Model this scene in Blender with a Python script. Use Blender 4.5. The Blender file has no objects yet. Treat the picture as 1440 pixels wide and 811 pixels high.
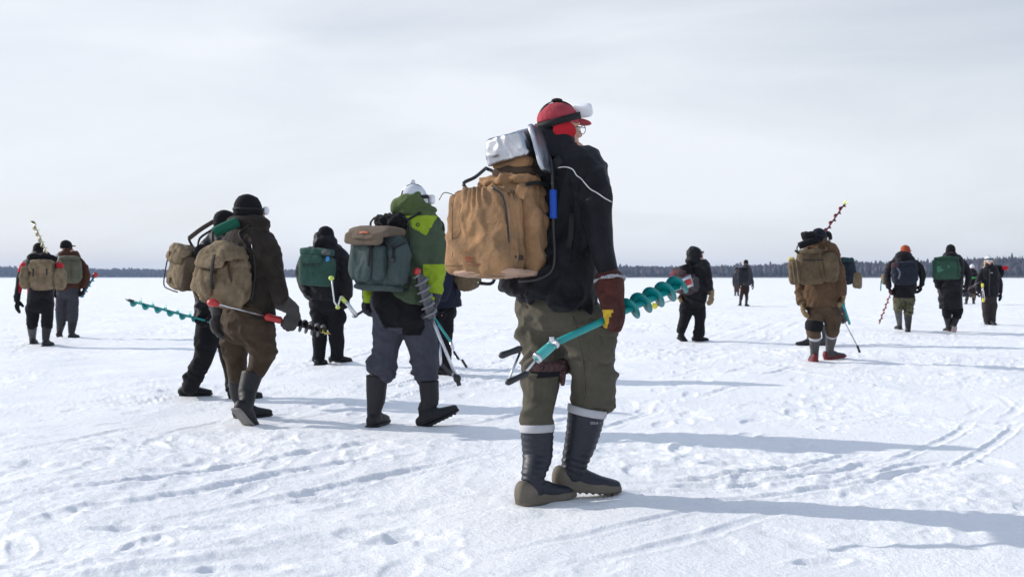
import bpy, math, random
import numpy as np
from mathutils import Vector, Matrix
from mathutils.bvhtree import BVHTree
random.seed(7); rng = np.random.default_rng(7)
R = math.radians
F = 1500.0; CX = 720.0; HY = 389.5; CAMH = 1.10
S = bpy.context.scene; COL = S.collection

# ---------------------------------------------------------------- noise
_perm = np.random.default_rng(3).permutation(256).astype(np.int64); _perm = np.concatenate([_perm, _perm, _perm])
_grad = np.random.default_rng(4).normal(size=(256, 3)); _grad /= np.linalg.norm(_grad, axis=1)[:, None]
def noise(p):
    p = np.asarray(p, float); i = np.floor(p).astype(np.int64); f = p - i; i &= 255
    u = f * f * f * (f * (f * 6 - 15) + 10); out = 0
    for dx in (0, 1):
        for dy in (0, 1):
            for dz in (0, 1):
                h = _perm[_perm[_perm[(i[..., 0] + dx) & 255] + ((i[..., 1] + dy) & 255)] + ((i[..., 2] + dz) & 255)] & 255
                g = _grad[h]
                d = g[..., 0] * (f[..., 0] - dx) + g[..., 1] * (f[..., 1] - dy) + g[..., 2] * (f[..., 2] - dz)
                w = (u[..., 0] if dx else 1 - u[..., 0]) * (u[..., 1] if dy else 1 - u[..., 1]) * (u[..., 2] if dz else 1 - u[..., 2])
                out = out + w * d
    return out * 1.6
def noise2(x, y, s=0.0): return noise(np.stack([x, y, np.full_like(x, s + .37)], -1))

# ---------------------------------------------------------------- mesh helpers
def unit(v): v = np.asarray(v, float); return v / (np.linalg.norm(v) + 1e-12)
def px3(px, py, depth): return np.array([(px - CX) / F * depth, depth, CAMH - (py - HY) / F * depth])
def mk(name, V, Fc, mat, parent=None, base=(0, 0, 0), smooth=True, midx=None):
    V = np.asarray(V, float) - np.asarray(base, float)
    me = bpy.data.meshes.new(name); me.from_pydata([tuple(v) for v in V], [], [tuple(int(i) for i in f) for f in Fc]); me.update()
    o = bpy.data.objects.new(name, me); COL.objects.link(o)
    for m in (mat if isinstance(mat, (list, tuple)) else [mat]): me.materials.append(m)
    if smooth: me.polygons.foreach_set('use_smooth', [True] * len(me.polygons))
    if midx is not None: me.polygons.foreach_set('material_index', midx)
    if parent is not None: o.parent = parent
    else: o.location = tuple(base)
    return o
def join(pieces):
    V = []; Fc = []; n = 0
    for v, f in pieces:
        V.append(np.asarray(v)); Fc += [tuple(i + n for i in q) for q in f]; n += len(v)
    return np.concatenate(V), Fc
def crom(P, sub):
    P = np.asarray(P, float)
    if len(P) < 3 or sub < 2:
        t = np.linspace(0, len(P) - 1, (len(P) - 1) * sub + 1); k = np.minimum(t.astype(int), len(P) - 2); u = (t - k)[:, None]
        return P[k] * (1 - u) + P[k + 1] * u
    E = np.vstack([2 * P[0] - P[1], P, 2 * P[-1] - P[-2]]); out = []
    for i in range(1, len(E) - 2):
        for j in range(sub):
            t = j / sub; a, b, c, d = E[i - 1], E[i], E[i + 1], E[i + 2]
            out.append(.5 * (2 * b + (c - a) * t + (2 * a - 5 * b + 4 * c - d) * t * t + (3 * b - a - 3 * c + d) * t ** 3))
    out.append(P[-1]); return np.array(out)
def loft(C, ra, rb=None, wide=(1, 0, 0), n=18, sub=4, cap='round', sq=2.0):
    C = np.asarray(C, float); ra = np.asarray(ra, float); rb = ra if rb is None else np.asarray(rb, float)
    A = crom(np.column_stack([C, ra, rb]), sub); C = A[:, :3]; ra = np.maximum(A[:, 3], 1e-4); rb = np.maximum(A[:, 4], 1e-4)
    T = np.gradient(C, axis=0); T /= np.linalg.norm(T, axis=1)[:, None] + 1e-12
    wide = unit(wide); ph = np.arange(n) / n * 2 * np.pi
    cs = np.sign(np.cos(ph)) * np.abs(np.cos(ph)) ** (2 / sq); sn = np.sign(np.sin(ph)) * np.abs(np.sin(ph)) ** (2 / sq)
    rings = []; last = None
    def ring(c, t, a, b):
        nonlocal last
        u = wide - t * np.dot(wide, t)
        if np.linalg.norm(u) < .15: u = (last if last is not None else np.cross(t, [0, 0, 1.0001]))
        u = unit(u - t * np.dot(u, t)); last = u; v = np.cross(t, u)
        return c + np.outer(cs * a, u) + np.outer(sn * b, v)
    m = min(ra[0], rb[0]); M = min(ra[-1], rb[-1])
    if cap == 'round':
        rings.append(ring(C[0] - T[0] * m * .55, T[0], ra[0] * .55, rb[0] * .55)); rings.append(ring(C[0] - T[0] * m * .3, T[0], ra[0] * .85, rb[0] * .85))
    for i in range(len(C)): rings.append(ring(C[i], T[i], ra[i], rb[i]))
    if cap == 'round':
        rings.append(ring(C[-1] + T[-1] * M * .3, T[-1], ra[-1] * .85, rb[-1] * .85)); rings.append(ring(C[-1] + T[-1] * M * .55, T[-1], ra[-1] * .55, rb[-1] * .55))
    k = len(rings); V = list(np.concatenate(rings)); Fc = []
    for i in range(k - 1):
        for j in range(n):
            a = i * n + j; b = i * n + (j + 1) % n; Fc.append((a, b, b + n, a + n))
    e0 = C[0] - (T[0] * m * .62 if cap == 'round' else 0); e1 = C[-1] + (T[-1] * M * .62 if cap == 'round' else 0)
    V += [e0, e1]; c0 = k * n; c1 = c0 + 1
    for j in range(n):
        Fc.append((c0, (j + 1) % n, j)); Fc.append((c1, (k - 1) * n + j, (k - 1) * n + (j + 1) % n))
    return np.array(V), Fc
def tube(P, r, n=10, sub=4, cap='flat'):
    P = np.asarray(P, float); d = unit(P[-1] - P[0]); w = np.cross(d, [0.1, 0.2, 1]) if abs(d[2]) < .9 else np.array([1, 0.1, 0])
    rr = np.full(len(P), r) if np.isscalar(r) else r
    return loft(P, rr, None, w, n, sub, cap)
def ribbon(P, w, th, nrm, sub=4):
    """flat band of real thickness along P, facing nrm"""
    P = np.asarray(P, float); d = unit(P[-1] - P[0]); side = np.cross(d, nrm)
    return loft(P, np.full(len(P), w / 2), np.full(len(P), th / 2), side, 12, sub, 'flat', 5.0)
def ellip(c, r, M=None, n=18, m=12):
    V = [(0, 0, 1)]; Fc = []
    for i in range(1, m):
        a = math.pi * i / m
        for j in range(n):
            b = 2 * math.pi * j / n; V.append((math.sin(a) * math.cos(b), math.sin(a) * math.sin(b), math.cos(a)))
    V.append((0, 0, -1)); L = len(V) - 1
    for j in range(n): Fc.append((0, 1 + j, 1 + (j + 1) % n))
    for i in range(m - 2):
        for j in range(n):
            a = 1 + i * n + j; b = 1 + i * n + (j + 1) % n; Fc.append((a, a + n, b + n, b))
    for j in range(n): Fc.append((1 + (m - 2) * n + j, L, 1 + (m - 2) * n + (j + 1) % n))
    V = np.array(V) * np.asarray(r)
    if M is not None: V = V @ np.asarray(M).T
    return V + np.asarray(c), Fc
def lathe(c, M, prof, sx=1, sy=1, n=28):
    """revolve (r,z) profile about local z; closed at both ends"""
    V = []; Fc = []; k = len(prof)
    for r, z in prof:
        for j in range(n):
            a = 2 * math.pi * j / n; V.append((r * sx * math.cos(a), r * sy * math.sin(a), z))
    for i in range(k - 1):
        for j in range(n):
            a = i * n + j; b = i * n + (j + 1) % n; Fc.append((a, b, b + n, a + n))
    V += [(0, 0, prof[0][1]), (0, 0, prof[-1][1])]
    for j in range(n):
        Fc.append((k * n, (j + 1) % n, j)); Fc.append((k * n + 1, (k - 1) * n + j, (k - 1) * n + (j + 1) % n))
    return np.array(V) @ np.asarray(M).T + np.asarray(c), Fc
def softbox(size, p=6, n=12, taper=(0, 0), flare=0, off=(0, 0, 0), amp=.006, fr=(9, 9, 9), seed=0, fold=None, drop=None):
    """subdivided rounded box, local coords; size=(w,d,h)"""
    idx = {}; V = []; Fc = []
    def vid(a):
        k = tuple(np.round(a, 5))
        if k not in idx: idx[k] = len(V); V.append(a)
        return idx[k]
    g = np.tan(np.linspace(-.9, .9, n + 1)) / math.tan(.9)
    for ax in range(3):
        for s in (-1, 1):
            for i in range(n):
                for j in range(n):
                    q = []
                    for (a, b) in ((g[i], g[j]), (g[i + 1], g[j]), (g[i + 1], g[j + 1]), (g[i], g[j + 1])):
                        v = [0, 0, 0]; v[ax] = s; v[(ax + 1) % 3] = a; v[(ax + 2) % 3] = b; q.append(vid(v))
                    Fc.append(tuple(q if s > 0 else q[::-1]))
    V = np.array(V, float); L = (np.abs(V) ** p).sum(1) ** (1 / p); V /= L[:, None]
    U = V.copy(); z = U[:, 2]
    V[:, 0] *= 1 - taper[0] * z; V[:, 1] *= 1 - taper[1] * z
    V = V * np.asarray(size) / 2
    N = U / np.linalg.norm(U, axis=1)[:, None]
    q = V * np.asarray(fr) + seed * 7.7
    w = q + .5 * np.stack([noise(q * .6 + 5), noise(q * .6 + 9), noise(q * .6 + 13)], -1)
    a = noise(w); b = 1 - 2 * np.abs(noise(w * 1.3 + 31))
    V = V + N * (amp * (a * 1.1 + np.maximum(b, 0) ** 2 * .8 + .4 * noise(w * 2.7)))[:, None]
    if fold: V = V + N * fold(U, V)[:, None]
    if drop: V[:, 2] += drop(U, V)
    return V + np.asarray(off), Fc

def remesh(name, pieces, voxel, smooth=3, parent=None, base=(0, 0, 0), mat=None, wr=None, region=None):
    V, Fc = join(pieces)
    me = bpy.data.meshes.new('tmp'); me.from_pydata([tuple(v) for v in V], [], Fc); me.update()
    o = bpy.data.objects.new('tmp', me); COL.objects.link(o)
    m = o.modifiers.new('r', 'REMESH'); m.mode = 'VOXEL'; m.voxel_size = voxel; m.adaptivity = 0
    if smooth:
        s = o.modifiers.new('s', 'SMOOTH'); s.factor = .5; s.iterations = smooth
    dg = bpy.context.evaluated_depsgraph_get(); ev = o.evaluated_get(dg); nm = bpy.data.meshes.new_from_object(ev)
    bpy.data.objects.remove(o); bpy.data.meshes.remove(me)
    n = len(nm.vertices); co = np.empty(n * 3); nm.vertices.foreach_get('co', co); co = co.reshape(-1, 3)
    if wr:
        nr = np.empty(n * 3); nm.vertices.foreach_get('normal', nr); nr = nr.reshape(-1, 3)
        d = wr(co); ne = len(nm.edges); E = np.empty(ne * 2, np.int32); nm.edges.foreach_get('vertices', E); E = E.reshape(-1, 2)
        cnt = np.bincount(E.ravel(), minlength=n).astype(float) + 1
        for _ in range(2 if voxel > .007 else 1): d = (d + np.bincount(E[:, 0], d[E[:, 1]], n) + np.bincount(E[:, 1], d[E[:, 0]], n)) / cnt
        co = co + nr * d[:, None]
    loc = co - np.asarray(base, float)
    nm.vertices.foreach_set('co', loc.ravel()); nm.update(); nm.name = name
    no = bpy.data.objects.new(name, nm); COL.objects.link(no)
    nm.materials.clear()
    for mm in (mat if isinstance(mat, (list, tuple)) else [mat]): nm.materials.append(mm)
    k = len(nm.polygons); nm.polygons.foreach_set('use_smooth', [True] * k)
    if region:
        c = np.empty(k * 3); nm.polygons.foreach_get('center', c); c = c.reshape(-1, 3) + np.asarray(base)
        nm.polygons.foreach_set('material_index', region(c).astype(np.int32))
    if parent is not None: no.parent = parent
    else: no.location = tuple(base)
    no['_w'] = 1
    return no
def bvh(*objs):
    V = []; Fc = []; n = 0
    for o in objs:
        b = np.array(o.location) if o.parent is None else np.array(o.parent.location) + np.array(o.location)
        for v in o.data.vertices: V.append(Vector(tuple(np.array(v.co) + b)))
        for p in o.data.polygons: Fc.append([i + n for i in p.vertices])
        n = len(V)
    return BVHTree.FromPolygons(V, Fc)
def hit(tree, px, py, off=.004):
    d = unit([(px - CX) / F, 1, -(py - HY) / F]); c = Vector((0, 0, CAMH))
    l, nn, i, ds = tree.ray_cast(c, Vector(d))
    if l is None: l, nn, i, ds = tree.find_nearest(Vector(px3(px, py, hit.depth)))
    hit.depth = l.y
    if nn.dot(Vector(d)) > 0: nn = -nn
    return np.array(l) + np.array(nn) * off
hit.depth = 5.0

def wrinkle(amp, f=7.0, aniso=1.8, seed=0, zramp=None):
    def fn(co):
        q = co * np.array([f, f, f * aniso]) + seed * 3.1
        w = q + .7 * np.stack([noise(q * .5 + 3), noise(q * .5 + 17), noise(q * .5 + 29)], -1)
        # tilt folds
        w2 = w.copy(); w2[:, 2] += .6 * w[:, 0] * math.sin(seed * 1.7 + 1)
        a = 1 - 2.6 * np.abs(noise(w2)); b = 1 - 2.6 * np.abs(noise(w * 1.7 + 40)); c = noise(q * .4 + 60); m = np.clip(.5 + 1.5 * noise(q * .35 + 80), .1, 1.1)
        d = amp * (m * (np.maximum(a, 0) ** 1.4 * 1.35 + np.maximum(b, 0) ** 1.6 * .5) + c * .9 - .42)
        if zramp: d = d * zramp(co)
        return d
    return fn

# ---------------------------------------------------------------- materials
MATS = {}
def principled(name, col, rough=.8, metal=0, bump=0, bscale=60, var=.12, vscale=9, sheen=0, spec=.3, trans=0, coat=0, dist=.004, tint=None):
    if name in MATS: return MATS[name]
    m = bpy.data.materials.new(name); m.use_nodes = True; nt = m.node_tree; n = nt.nodes; l = nt.links
    b = n['Principled BSDF']; b.inputs['Roughness'].default_value = rough; b.inputs['Metallic'].default_value = metal
    b.inputs['Specular IOR Level'].default_value = spec; b.inputs['Coat Weight'].default_value = coat
    if sheen: b.inputs['Sheen Weight'].default_value = sheen; b.inputs['Sheen Roughness'].default_value = .6
    tc = n.new('ShaderNodeTexCoord')
    no = n.new('ShaderNodeTexNoise'); no.inputs['Scale'].default_value = vscale; no.inputs['Detail'].default_value = 6; no.inputs['Roughness'].default_value = .65
    l.new(tc.outputs['Object'], no.inputs['Vector'])
    rp = n.new('ShaderNodeValToRGB'); c = np.array(col)
    t = np.array(tint) if tint is not None else c
    rp.color_ramp.elements[0].position = .3; rp.color_ramp.elements[1].position = .7
    rp.color_ramp.elements[0].color = (*np.clip(c * (1 - var * 1.6), 0, 1), 1); rp.color_ramp.elements[1].color = (*np.clip(t * (1 + var), 0, 1), 1)
    l.new(no.outputs['Fac'], rp.inputs['Fac']); l.new(rp.outputs['Color'], b.inputs['Base Color'])
    if bump:
        n2 = n.new('ShaderNodeTexNoise'); n2.inputs['Scale'].default_value = bscale; n2.inputs['Detail'].default_value = 5
        n2.inputs['Distortion'].default_value = .6
        l.new(tc.outputs['Object'], n2.inputs['Vector'])
        bp = n.new('ShaderNodeBump'); bp.inputs['Strength'].default_value = bump; bp.inputs['Distance'].default_value = dist
        l.new(n2.outputs['Fac'], bp.inputs['Height']); l.new(bp.outputs['Normal'], b.inputs['Normal'])
    MATS[name] = m; return m
def fabric(name, col, rough=.85, bump=.6, bscale=45, var=.14, sheen=.03, **k): return principled(name, tuple(q * (.62 if max(col) < .06 else .9) for q in col), rough, 0, bump, bscale, var, sheen=sheen, spec=.12, **k)
def rubber(name, col, rough=.5): return principled(name, col, rough, 0, .25, 40, .12, spec=.4)
def metal(name, col, rough=.3): return principled(name, col, rough, 1, .1, 80, .08)
def paint(name, col, rough=.3): return principled(name, col, rough, 0, .1, 60, .1, spec=.5, coat=.2)

def label(o, text, cat, group=None):
    o['label'] = text; o['category'] = cat
    if group: o['group'] = group
    return o
def empty(name, loc):
    o = bpy.data.objects.new(name, None); COL.objects.link(o); o.location = tuple(loc); o.empty_display_size = .1; return o
FEET = []   # (x, y, radius) where the snow must lie flat under a boot
def axes(yaw, pitch=0, roll=0):
    """columns: right, forward, up. yaw 0 = facing away from camera, 90 = facing right"""
    a = R(yaw); r = np.array([math.cos(a), -math.sin(a), 0]); f = np.array([math.sin(a), math.cos(a), 0]); u = np.array([0, 0, 1.])
    p = R(pitch); f2 = f * math.cos(p) + u * math.sin(p); u2 = u * math.cos(p) - f * math.sin(p)
    q = R(roll); r3 = r * math.cos(q) + u2 * math.sin(q); u3 = u2 * math.cos(q) - r * math.sin(q)
    return np.column_stack([r3, f2, u3])

def hand_pieces(W, d, s, n, g=1.0, curl=35, rad=.0125, thumb=True, tcurl=20):
    """palm + four jointed fingers + thumb. W wrist, d towards knuckles, s thumb side, n palm side"""
    d = unit(d); s = unit(s - d * np.dot(s, d)); n = unit(n - d * np.dot(n, d) - s * np.dot(n, s)); out = []
    out.append(loft([W - d * .02 * g, W + d * .03 * g, W + d * .065 * g, W + d * .095 * g], np.array([.030, .040, .045, .043]) * g, np.array([.022, .021, .019, .016]) * g, s, 16, 3))
    for k, (o, L) in enumerate(((.034, .078), (.0115, .088), (-.0115, .082), (-.034, .064))):
        p = W + (d * (.093 - .004 * abs(k - 1)) + s * o) * g; a = R(curl * .55); P = [p - d * .02 * g, p]
        for seg, q in ((.45, 1.0), (.30, 1.25), (.25, .8)):
            dd = d * math.cos(a) + n * math.sin(a); p = p + dd * L * seg * g; P.append(p); a += R(curl * q)
        out.append(loft(P, np.array([1.05, 1.1, 1.0, .95, .8]) * rad * g, None, s, 10, 3))
    if thumb:
        p = W + (d * .022 + s * .028) * g; q = R(tcurl)
        d1 = unit(s * .62 + d * .62 + n * .45); d2 = unit(d * math.cos(q) * .8 + n * (.35 + math.sin(q)) + s * (.25 - math.sin(q)))
        P = [p, p + d1 * .035 * g, p + d1 * .035 * g + (d1 + d2) * .016 * g, p + d1 * .035 * g + (d1 + d2) * .016 * g + d2 * .034 * g]
        out.append(loft(P, np.array([1.35, 1.3, 1.15, .95]) * rad * g, None, n, 10, 3))
    return out

def head_pieces(C, M, s=1.0):
    def e(c, r): return ellip(C + M @ (np.array(c) * s), np.array(r) * s, M, 20, 14)
    L = [e((0, -.005, .03), (.077, .098, .095)), e((0, .035, -.03), (.062, .062, .075)), e((0, .04, -.075), (.045, .048, .035)), e((0, .082, -.098), (.02, .016, .016)),
         e((0, .088, .028), (.05, .014, .011)), e((.036, .075, -.028), (.022, .022, .02)), e((-.036, .075, -.028), (.022, .022, .02)),
         e((0, .104, -.008), (.009, .014, .028)), e((0, .114, -.028), (.012, .013, .011)), e((.011, .106, -.031), (.008, .008, .007)), e((-.011, .106, -.031), (.008, .008, .007)),
         e((0, .092, -.058), (.023, .012, .006)), e((0, .092, -.068), (.019, .012, .006))]
    for sg in (-1, 1):
        L.append(e((sg * .078, -.008, -.012), (.009, .020, .031))); L.append(e((sg * .083, -.014, .004), (.008, .014, .014)))
    return L

class Fig:
    def __init__(s, D, yaw, vox=.012, seed=0):
        s.D = D; s.m = D / F; s.yaw = yaw; s.A = axes(yaw); s.side = s.A[:, 0]; s.fwd = s.A[:, 1]; s.vox = vox; s.body = []; s.kids = []; s.seed = seed
        s.base = None
    def P(s, px, py, dy=0): return px3(px, py, s.D + dy)
    def limb(s, pts, k=1.0, n=16, cap='round', body=True, sh=.62, sq=2.0, wide=None):
        C = [s.P(p[0], p[1], p[3] if len(p) > 3 else 0) for p in pts]; w = np.array([p[2] for p in pts]) * s.m
        if body: s.body.append(loft(C, w * sh, w * sh * k, s.side, n, 3))
        return loft(C, w, w * k, s.side if wide is None else wide, n, 4, cap, sq)
    def trunk(s, pts, k=.66, cap='round', body=True, sh=.84, sq=2.3, n=26):
        a = R(s.yaw); q = math.sqrt(math.cos(a) ** 2 + (k * math.sin(a)) ** 2)
        C = [s.P(p[0], p[1], p[3] if len(p) > 3 else 0) for p in pts]; w = np.array([p[2] for p in pts]) * s.m / q
        if body: tp = np.linspace(sh, .58, len(w)); e_ = -1 if len(C) > 3 else None; s.body.append(loft(C[:e_], (w * tp)[:e_], (w * tp * k)[:e_], s.side, n, 3))
        return loft(C, w, w * k, s.side, n, 4, cap, sq)
    def part(s, name, pieces, mat, parent=None, smooth=True, midx=None):
        V, Fc = join(pieces); o = mk(name, V, Fc, mat, None, (0, 0, 0), smooth, midx); s.kids.append((o, parent)); return o
    def cloth(s, name, pieces, mat, amp=.012, f=7, an=1.7, smooth=3, vox=None, region=None, parent=None, zr=None):
        s.seed += 1
        if name in ('jacket', 'coat') and s.D > 5.5: pieces = pieces + s.col
        o = remesh(name, pieces, vox or s.vox, smooth, None, (0, 0, 0), mat, wrinkle(amp, f, an, s.seed, zr) if amp else None, region)
        s.kids.append((o, parent)); return o
    # boot: sole reference (px,py) under the ankle, lift above snow, foot yaw, pitch (+ toe up)
    def boot(s, top, foot, mats, fyaw, pitch=0, lift=0, L=1.0, mid=None, cuff=None, galosh=False, ribs=False, sole_col=None, turnup=False, body_leg=True):
        dep = (CAMH - lift) / (foot[1] - HY) * F if abs(foot[1] - HY) > 5 else s.D
        O = px3(foot[0], foot[1], dep); O[2] = lift; M = axes(fyaw, pitch)
        if lift < .12: FEET.append((O + M @ np.array([0, .05, 0]))[:3])
        T = s.P(top[0], top[1], top[3] if len(top) > 3 else 0); w = top[2] * s.m
        f = lambda x, y, z: O + M @ (np.array([x, y, z]) * L)
        an = f(0, -.01, .10)
        P = [T, T * .55 + an * .45, an + (T - an) * .12, f(0, -.005, .05)]
        rr = np.array([w, w * .86, max(.052 * L, w * .7), .05 * L])
        if mid: P[1] = s.P(*mid[:2], mid[3] if len(mid) > 3 else 0); rr[1] = mid[2] * s.m
        shaft = loft(P, rr, None, M[:, 0], 20, 5, 'flat')
        foo = loft([f(0, -.075, .045), f(0, -.04, .052), f(0, .03, .058), f(0, .09, .046), f(0, .15, .038), f(0, .20, .034)],
                   np.array([.034, .043, .045, .049, .050, .038]) * L, np.array([.040, .047, .052, .040, .033, .026]) * L, M[:, 0], 20, 4, 'round', 2.4)
        s.body.append(loft(P, rr * .6, None, M[:, 0], 12, 3)); s.body.append(loft([f(0, -.03, .055), f(0, .05, .05), f(0, .13, .042)], np.array([.03, .032, .03]) * L, np.array([.03, .03, .02]) * L, M[:, 0], 12, 3))
        def wr(co):
            d = co - O; h = d @ M[:, 2]
            k = np.exp(-((h - .13 * L) / .05) ** 2); r = .004 * k * np.sin(h * 190 + d @ M[:, 1] * 30 + 4 * noise(co * 6))
            if ribs:
                back = np.clip((h - .17) / .05, 0, 1) * np.clip((.40 - h) / .05, 0, 1)
                r = r + back * .0055 * (np.abs(np.sin(h * math.pi / .030)) ** 12)
            return r + .003 * noise(co * 9)
        b = remesh('boot', [shaft, foo], min(s.vox, .011) * (.8 if galosh else 1), 3, None, (0, 0, 0), mats[0], wr); s.kids.append((b, None))
        sw = 1.10
        g = .022 if not galosh else .03
        sol = [loft([f(0, -.078, g * .5), f(0, -.04, g * .5), f(0, .03, g * .5), f(0, .10, g * .5 + .001), f(0, .16, g * .5 + .004), f(0, .212, g * .5 + .010)],
                    np.array([.040, .047, .045, .052, .053, .040]) * L * sw, np.full(6, g * .55) * L, M[:, 0], 22, 4, 'round', 3.2)]
        if galosh:
            sol += [loft([f(0, -.080, .062), f(0, -.04, .058), f(0, .03, .038), f(0, .09, .034), f(0, .15, .034), f(0, .205, .030)],
                         np.array([.037, .046, .046, .050, .051, .037]) * L, np.array([.052, .048, .028, .024, .026, .022]) * L, M[:, 0], 22, 4, 'round', 2.6)]
            so = remesh('sole', sol, .008, 4, None, (0, 0, 0), mats[1], lambda co: .002 * noise(co * 14)); s.kids.append((so, b))
            # treads
            tr = []
            for i in range(9):
                y = -.07 + i * .033
                V, Fc = softbox((.085 * L, .014, .008), 6, 3, amp=0); tr.append(((V + np.array([0, y, .000])) @ M.T + O, Fc))
            s.part('tread', tr, mats[1], b)
        else:
            so = remesh('sole', sol, .008, 2, None, (0, 0, 0), mats[1]); s.kids.append((so, b))
            if s.D < 9:
                tr = []
                for i in range(9):
                    y = -.068 + i * .032
                    for xx in (-.022, .022):
                        V, Fc = softbox((.034 * L, .018, .008), 6, 3, amp=0); tr.append(((V + np.array([xx, y, .001])) @ M.T + O, Fc))
                s.part('tread', tr, mats[1], b)
        if cuff is not None:
            t = unit(T - P[1])
            s.part('cuff', [loft([T - t * .028, T - t * .010, T + t * .010], np.array([w * 1.02, w * 1.06, w * 1.06]), None, M[:, 0], 24, 3, 'flat')], cuff, b)
        return b
    def glove(s, W, T, mat, arm=1, curl=32, g=1.12, cuffw=None, cuff_from=None, n=None, sdir=None, rad=.0145, vox=.006, name='glove', cuffmat=None, tcurl=20):
        """hanging hand: wrist W(px,py,dy) to knuckle direction T(px,py,dy). arm=+1 right, -1 left"""
        W3 = s.P(*W); T3 = s.P(*T); d = unit(T3 - W3)
        nn = -s.side * arm if n is None else np.asarray(n, float); sd = s.fwd if sdir is None else np.asarray(sdir, float)
        pcs = hand_pieces(W3, d, sd, nn, g, curl, rad, True, tcurl)
        if cuff_from is not None:
            pcs.append(loft([s.P(*cuff_from[:2], cuff_from[3] if len(cuff_from) > 3 else 0), W3, W3 + d * .04], np.array([cuff_from[2] * s.m, .042 * g, .038 * g]), None, sd, 18, 3, 'flat'))
        s.body += hand_pieces(W3, d, sd, nn, g * .97, curl, .008, True, tcurl)
        o = remesh(name, pcs, vox, 2, None, (0, 0, 0), mat, lambda co: .0025 * noise(co * 22)); s.kids.append((o, None)); return o
    def grip(s, Q, a, armdir, mat, palm=1, g=1.1, curl=62, rad=.0145, vox=.0055, back=.03, name='glove', cuff_from=None):
        """fist closed around a shaft through Q (3D) along a; armdir = from forearm to hand"""
        a = unit(a); d = unit(armdir - a * np.dot(armdir, a)); n = unit(np.cross(a, d)) * palm
        W3 = Q - d * .085 * g - n * (back + .010)
        pcs = hand_pieces(W3, d, a, n, g, curl, rad, True, 45)
        if cuff_from is not None:
            pcs.append(loft([cuff_from[0], (cuff_from[0] + W3) / 2, W3, W3 + d * .04], np.array([cuff_from[1], (cuff_from[1] + .042 * g) / 2, .042 * g, .038 * g]), None, a, 18, 3, 'flat'))
        s.body += hand_pieces(W3, d, a, n, g * .97, curl, .008, True, 45)
        o = remesh(name, pcs, vox, 2, None, (0, 0, 0), mat, lambda co: .0022 * noise(co * 22)); s.kids.append((o, None)); s.W3 = W3; s.gd = d; return o, W3
    def head(s, px, py, hyaw, sc=1.0, pitch=0, roll=0, dy=0, neck=None):
        s.HC = s.P(px, py, dy); s.HM = axes(hyaw, pitch, roll); s.hs = sc
        s.body += head_pieces(s.HC, s.HM, sc)
        if neck:
            N = s.P(*neck); s.col = [loft([N + np.array([0, 0, -.03]), s.HC * .5 + N * .5, s.HC + s.HM @ np.array([0, -.012, -.050]) * sc], np.array([.125, .105, .086]), None, s.side, 18, 3)]; s.body.append(loft([s.HC + s.HM @ np.array([0, -.02, -.06]) * sc, s.HC * .4 + N * .6, N], np.array([.055, .06, .075]), None, s.side, 18, 3))
    def hp(s, x, y, z): return s.HC + s.HM @ (np.array([x, y, z]) * s.hs)
    def he(s, c, r, n=24, m=16): return ellip(s.hp(*c), np.array(r) * s.hs, s.HM, n, m)
    def beanie(s, mat, low=-.01, top=.135, name='hat', fold=True, parent=None, wide=1.0):
        prof = [(.070, low - .012), (.083, low - .012), (.090, low), (.091, low + .03), (.088, low + .05), (.086, .06), (.076, .09), (.058, top - .022), (.03, top - .006), (.008, top)]
        V, Fc = lathe((0, 0, 0), np.eye(3), prof, wide, 1.2 * wide, 32)
        V[:, 2] += -.10 * (V[:, 1]) * .6; V[:, 1] -= .006
        V += (.003 * noise(V * 30))[:, None] * unit(np.ones(3))
        o = s.part(name, [(s.HC + (V * s.hs) @ s.HM.T, Fc)], mat, parent); return o
    def band(s, mat, z0=.045, tilt=.0, r=.096, h=.014, name='headlamp_band', vertical=False, parent=None):
        P = []
        for i in range(33):
            a = 2 * math.pi * i / 32
            if vertical: P.append(s.hp(.0, 1.12 * r * math.cos(a), .03 + (r + .016) * math.sin(a)) if math.sin(a) > -.1 else None)
            else: P.append(s.hp(r * math.sin(a) * .97, r * 1.19 * math.cos(a) - .006, z0 + tilt * math.cos(a)))
        P = [p for p in P if p is not None]
        if vertical: # order along arc from front to back
            P = [s.hp(0, 1.17 * r * math.cos(a), .03 + (r + .014) * math.sin(a)) for a in np.linspace(.1, math.pi - .1, 24)]
            pc = []
            for i in range(len(P) - 1): pass
            w = h
            return s.part(name, [loft(P, np.full(len(P), w), np.full(len(P), .003), s.HM[:, 0], 8, 1, 'flat')], mat, parent)
        return s.part(name, [loft(P, np.full(len(P), .003), np.full(len(P), h), np.array([0, 0, 1]) * 0 + s.HM[:, 0], 8, 1, 'flat')] if False else [strip_ring(P, s.HM[:, 2] * h, .004)], mat, parent)
    def lamp(s, x=0, y=.118, z=.05, size=(.05, .03, .04), mats=None, aim=0, parent=None):
        V, Fc = softbox(size, 4, 5, amp=0); a = R(aim); Z = np.array([[math.cos(a), math.sin(a), 0], [-math.sin(a), math.cos(a), 0], [0, 0, 1]])
        o = s.part('headlamp', [((V @ Z.T) @ s.HM.T * s.hs + s.hp(x, y, z), Fc)], mats[0], parent)
        f = Z @ np.array([0, size[1] / 2, 0]); c = s.hp(x + f[0], y + f[1], z)
        s.part('lens', [ellip(c, (size[0] * .3, .006, size[2] * .32), s.HM)], mats[1], o); return o
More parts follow.
